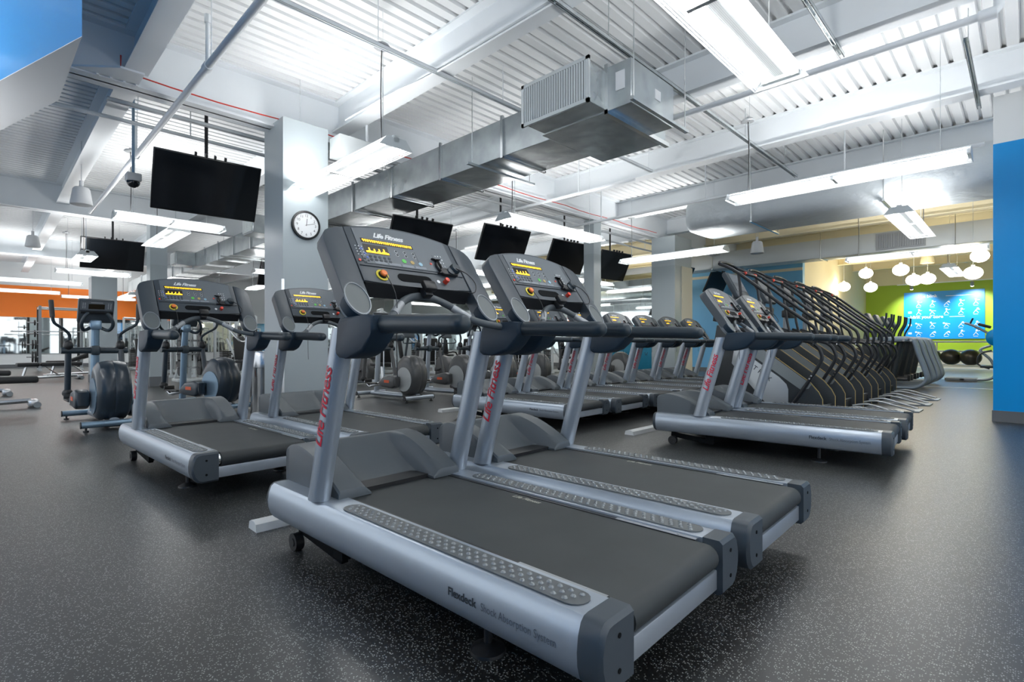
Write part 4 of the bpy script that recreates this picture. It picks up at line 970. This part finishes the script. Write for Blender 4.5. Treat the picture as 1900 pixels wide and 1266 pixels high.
# ------------------------------------------------------------------ left: benches, squat rack, mirrors
def bench(u, v, rz, inc, label):
    t = thing('weight_bench', label, 'bench', (-u, v, 0), rz, 'black padded benches')
    mb = MB(); mb.b2(-.62, -.18, -.15, .15, .37, .47, .03); mb.build('seat_pad', 'upholstery', t)
    mb = MB(); R = Matrix.Translation((-.15, 0, .43)) @ Matrix.Rotation(-inc, 4, 'Y'); mb.b2(.0, .85, -.15, .15, -.06, .04, .03); mb.bm.transform(R); mb.build('back_pad', 'upholstery', t)
    mb = MB(); mb.tube([(-.62, 0, .06), (.62, 0, .10)], .035, 8); mb.tube([(-.5, 0, .08), (-.42, 0, .40)], .03, 8); mb.tube([(.25, 0, .10), (-.1, 0, .40), (.15+.3*math.cos(inc), 0, .42+.4*math.sin(inc))], .024, 8)
    mb.b2(-.68, -.60, -.26, .26, .01, .08, .01); mb.b2(.58, .70, -.2, .2, .02, .12, .02); mb.build('frame', 'chrome', t)
    mb = MB(); mb.cyl((.68, -.22, .045), (.68, .22, .045), .045, 14); mb.build('wheel', 'frame_grey', t)
bench(10.7, -.12, PI/2, 0, 'flat bench cut by the left picture edge')
bench(18.6, 1.2, PI/2+.1, 0, 'flat bench on silver legs before the squat rack')
bench(20.5, 1.9, PI/2, .45, 'inclined bench behind the flat one')
bench(13.4, -.35, PI/2, 0, 'second flat bench just behind the cut one')
sr = thing('squat_rack', 'tall black squat rack with a barbell by the mirror', 'rack', (-26.2, 2.0, 0), 0)
for y in (-.58, .58):
    for x in (0, .9):
        mb = MB(); mb.b2(x-.04, x+.04, y-.04, y+.04, 0, 2.35)
        for k in range(22): mb.b2(x+.04, x+.043, y-.012, y+.012, .3+k*.09, .33+k*.09)
        mb.build('post', 'frame_grey' if x else 'climbdark', sr)
mb = MB()
for x in (0, .9): mb.cyl((x, -.58, 2.28), (x, .58, 2.28), .03, 8)
for y in (-.58, .58): mb.b2(-.2, 1.1, y-.04, y+.04, 0, .08); mb.b2(0, .9, y-.03, y+.03, 2.25, 2.32)
mb.build('cross_members', 'frame_white', sr)
for k, z in enumerate((.5, .95, 1.35, 1.75)):
    mb = MB(); mb.cyl((.45, -.60, z), (.45, -.92, z), .025, 8); mb.build('plate_horn', 'chrome', sr)
bb = thing('barbell', 'long steel barbell resting across the squat rack', 'barbell', (-25.22, 2.0, 1.42))
MB().cyl((0, -1.1, 0), (0, 1.1, 0), .016, 8).build('bar', 'chrome', bb); mb = MB()
for sg in (1, -1): mb.cyl((0, sg*1.05, 0), (0, sg*1.35, 0), .027, 10)
mb.build('sleeve', 'chrome', bb)
pl0 = None
for k, (z, y, r_) in enumerate(((.5, -.70, .20), (.5, -.78, .20), (.95, -.70, .17), (.95, -.78, .17), (1.35, -.72, .13), (1.75, -.72, .10))):
    mb = MB(); mb.lathe((0, 0, 0), (0, 1, 0), [(.03, 0), (r_, 0), (r_, .045), (r_*.85, .05), (.03, .05)], 20); o = mb.build('weight_plate', 'plate')
    o.location = (-26.2+.45, 2.0+y, z); tag(o, ['outer thick plate on the lowest squat rack horn', 'second thick plate on the lowest squat rack horn', 'large plate on the second squat rack horn', 'second plate on the second squat rack horn', 'mid sized plate on the third squat rack horn', 'smallest plate on the top squat rack horn'][k], 'weight plate', 'plates on the squat rack')

# dumbbell / plate tree
def plate_tree(u, v, label, rz=0):
    t = thing('plate_tree', label, 'plate rack', (-u, v, 0), rz)
    mb = MB(); mb.b2(-.3, .3, -.35, .35, 0, .07, .01); mb.tube([(-.1, 0, .05), (0, 0, 1.45)], .05, 8); mb.tube([(-.25, .3, .05), (0, 0, 1.2)], .03, 8); mb.tube([(-.25, -.3, .05), (0, 0, 1.2)], .03, 8); mb.build('stand', 'frame_white', t)
    mb = MB()
    for z in (.35, .7, 1.05, 1.35):
        mb.cyl((0, -.3, z), (0, .3, z), .022, 8)
    mb.build('pegs', 'chrome', t)
    for z in (.35, .7, 1.05, 1.35):
        for y in (-.22, .22):
            r_ = .21-.06*(z-.35)
            mb = MB(); mb.lathe((t.location.x, v+y-.03, z), (0, 1, 0), [(.03, 0), (r_, 0), (r_, .05), (.03, .06)], 20); o = mb.build('weight_plate', 'plate'); tag(o, 'black disc plate on the '+{.35: 'lowest', .7: 'second', 1.05: 'third', 1.35: 'top'}[z]+' peg, '+('left' if y < 0 else 'right')+' side, '+label.replace('white plate tree ', ''), 'weight plate', 'plates on '+label.split(',')[0])
plate_tree(15.4, 3.75, 'white plate tree by the pillar')
plate_tree(16.8, 5.6, 'white plate tree under the left console')

# trash can by the column
tc_ = thing('trash_can', 'tall round steel trash can beside the clock column', 'trash can', (-7.42, 2.70, 0))
mb = MB(); mb.lathe((0, 0, 0), (0, 0, 1), [(.17, 0), (.175, .01), (.175, .62), (.178, .63)], 32); mb.build('can_body', 'steel', tc_, 50)
mb = MB(); mb.lathe((0, 0, .63), (0, 0, 1), [(.18, 0), (.182, .01), (.182, .20), (.17, .22), (.15, .222), (.148, .15)], 32); mb.build('can_lid', 'chrome', tc_, 50)

# ------------------------------------------------------------------ strength machines in the far hall
def make_machine(kind):
    t = bpy.data.objects.new(['cable_machine', 'press_machine', 'leg_machine'][kind], None); COL.objects.link(t)
    mb = MB(); mb.b2(-.35, -.25, -.35, .35, 0, .08); mb.b2(.9, 1.0, -.35, .35, 0, .08); mb.b2(-.3, .95, -.05, .05, .02, .09)
    for y in (-.3, .3): mb.cyl((-.3, y, .05), (-.3, y, 1.95), .04, 8)
    mb.cyl((-.3, -.3, 1.93), (-.3, .3, 1.93), .04, 8); mb.tube([(-.3, 0, 1.93), (.5, 0, 1.85 if kind == 0 else 1.5)], .035, 8); mb.build('frame', 'frame_white', t)
    mb = MB()
    for k in range(12): mb.b2(-.38, -.24, -.12, .12, .12+k*.055, .165+k*.055)
    mb.build('weight_stack', 'plate', t)
    mb = MB()
    for y in (-.07, .07): mb.cyl((-.31, y, .1), (-.31, y, 1.9), .009, 6)
    mb.build('guide_rod', 'chrome', t)
    mb = MB(); mb.b2(.35, .72, -.18, .18, .46, .53, .02); mb.build('seat', 'upholstery', t)
    mb = MB(); mb.box((.28, 0, .85), (.07, .30, .62), (0, -.15, 0), .02); mb.build('backrest', 'upholstery', t)
    mb = MB(); mb.cyl((.5, 0, .06), (.5, 0, .46), .035, 8); mb.tube([(.2, 0, .5), (-.25, 0, 1.1)], .03, 8); mb.build('seat_post', 'frame_white', t)
    for sg in (1, -1):
        mb = MB()
        if kind == 0: mb.tube([(.5, 0, 1.82), (.5, sg*.3, 1.78), (.52, sg*.5, 1.68)], .014, 8, 3)
        elif kind == 1: mb.tube([(-.1, sg*.22, 1.45), (.35, sg*.35, 1.35), (.7, sg*.3, 1.05), (.72, sg*.15, 1.02)], .024, 8, 3)
        else: mb.tube([(.1, sg*.25, .6), (.7, sg*.28, .62), (1.05, sg*.2, .25)], .026, 8, 3); mb.cyl((1.05, sg*.05, .25), (1.05, sg*.25, .25), .06, 12)
        mb.build('press_arm', 'chrome' if kind != 2 else 'upholstery', t)
    return t
MK = [make_machine(k) for k in range(3)]; mused = [0, 0, 0]
mdesc = {0: 'white framed cable pulldown machine ', 1: 'white framed chest press machine ', 2: 'white framed leg machine '}
for (u, v, k, rz, where) in ((15.2, 4.7, 1, .3, 'seen between the left treadmill uprights'), (17.6, 4.2, 0, 2.6, 'left of the clock column'), (19.2, 6.3, 2, -.6, 'low down between the left uprights'), (20.2, 4.6, 0, .9, 'before the orange wall end'),
        (21.5, 7.0, 1, 2.2, 'behind the left treadmill console'), (17.2, 6.9, 0, 1.6, 'right beside the clock column edge'), (13.0, 8.2, 1, 1.2, 'behind the framed grey elliptical'), (14.0, 10.0, 0, .2, 'deep behind the front consoles'),
        (16.2, 9.2, 2, .4, 'low in the deep middle of the hall'), (12.0, 10.8, 0, 2.2, 'left of the thin grey column'), (14.2, 12.6, 1, .8, 'behind the back treadmill row'), (11.4, 13.6, 0, 1.3, 'between the thin column and the cream column'),
        (17.4, 13.4, 2, 1.9, 'near the back mirror'), (23.5, 9.2, 0, .3, 'against the far mirror wall'), (24, 12, 1, .5, 'in the far mirror corner'), (23.6, 4.0, 0, .2, 'near the orange band end')):
    m_ = copy_tree(MK[k]) if mused[k] else MK[k]; mused[k] = 1
    m_.location = (-u, v, 0); m_.rotation_euler = (0, 0, rz); tag(m_, mdesc[k]+where, 'weight machine', 'strength machines in the far hall')
def make_bike():
    t = bpy.data.objects.new('recumbent_bike', None); COL.objects.link(t)
    mb = MB(); mb.tube([(0, 0, .1), (1.3, 0, .1)], .05, 10); mb.cyl((0, -.28, .06), (0, .28, .06), .035, 10); mb.cyl((1.3, -.28, .06), (1.3, .28, .06), .035, 10); mb.build('base_frame', 'silver', t)
    mb = MB(); mb.box((.28, 0, .50), (.36, .38, .07), None, .02); mb.build('seat', 'upholstery', t)
    mb = MB(); mb.box((.08, 0, .82), (.06, .34, .56), (0, -.18, 0), .03); bk_ = mb.build('backrest', 'upholstery', t)
    mb = MB()
    for y in (-.1, .1): mb.tube([(.02, y, .45), (.02, y, 1.0)], .014, 8)
    mb.tube([(.2, 0, .1), (.24, 0, .46)], .04, 8); mb.build('seat_frame', 'chrome', t)
    mb = MB(); mb.px([(.75, .1), (.7, .35), (.85, .6), (1.1, .66), (1.35, .5), (1.35, .1)], -.1, .1, .04, 3); mb.build('drive_shroud', 'housing', t, 50)
    mb = MB(); mb.tube([(1.15, 0, .6), (1.0, 0, 1.15)], .03, 10); mb.box((.98, 0, 1.22), (.06, .32, .22), (0, .3, 0), .02); mb.build('console', 'char', t)
    mb = MB(); mb.tube([(.9, .22, 1.1), (.86, .24, 1.0), (1.02, .1, .98), (1.02, -.1, .98), (.86, -.24, 1.0), (.9, -.22, 1.1)], .014, 8, 3); mb.build('handlebar', 'grip', t)
    for sg in (1, -1):
        mb = MB(); mb.tube([(.98, sg*.12, .34), (.98+.15*sg, sg*.14, .34-.08*sg)], .014, 8); mb.box((.98+.15*sg, sg*.19, .34-.08*sg), (.1, .1, .03), None, .008); mb.build('pedal', 'black', t)
    return t
BK = make_bike()
for k, (u, v) in enumerate(((10.0, 6.25), (10.0, 7.45), (10.1, 8.7), (10.1, 10.6))):
    b_ = BK if k == 0 else copy_tree(BK); b_.location = (-u, v, 0); b_.rotation_euler = (0, 0, PI)
    tag(b_, ['recumbent bike behind the framed grey elliptical', 'recumbent bike with its backrest left of the second front treadmill upright', 'recumbent bike behind the second front treadmill', 'recumbent bike right of the thin grey column'][k], 'exercise bike', 'recumbent bikes')
# teal lockers on the back wall
lk = thing('locker_bank', 'teal locker bank with dark vent dots against the back wall', 'lockers', (-11.2, 17.6, 0))
MB().b2(-1.6, 1.2, 0, .35, .0, 1.7, .01).build('locker_body', 'teal', lk)
mb = MB()
for i in range(6):
    for j in range(2):
        for (a, c) in ((0, 0), (.05, .03), (-.05, .03), (.03, -.04), (-.03, -.04)): mb.cyl((-1.35+i*.46+a, -.004, .6+j*.6+c), (-1.35+i*.46+a, .002, .6+j*.6+c), .018, 8)
mb.build('vent_dots', 'ink', lk)

# ------------------------------------------------------------------ the hall and its fittings were drawn with a .94 unit; bring them to metres
K = 1.0/.94
done = set()
for o in list(COL.objects):
    r = o
    while r.parent: r = r.parent
    if r.name.split('.')[0] == 'treadmill' or o.type == 'CAMERA': continue
    o.location = o.location*K
    if o.data and o.data.name not in done:
        done.add(o.data.name)
        if o.type == 'MESH': o.data.transform(Matrix.Scale(K, 4))
        elif o.data.type == 'AREA': o.data.size *= K; o.data.size_y *= K; o.data.energy *= K*K
        elif o.data.type == 'SPOT': o.data.energy *= K*K
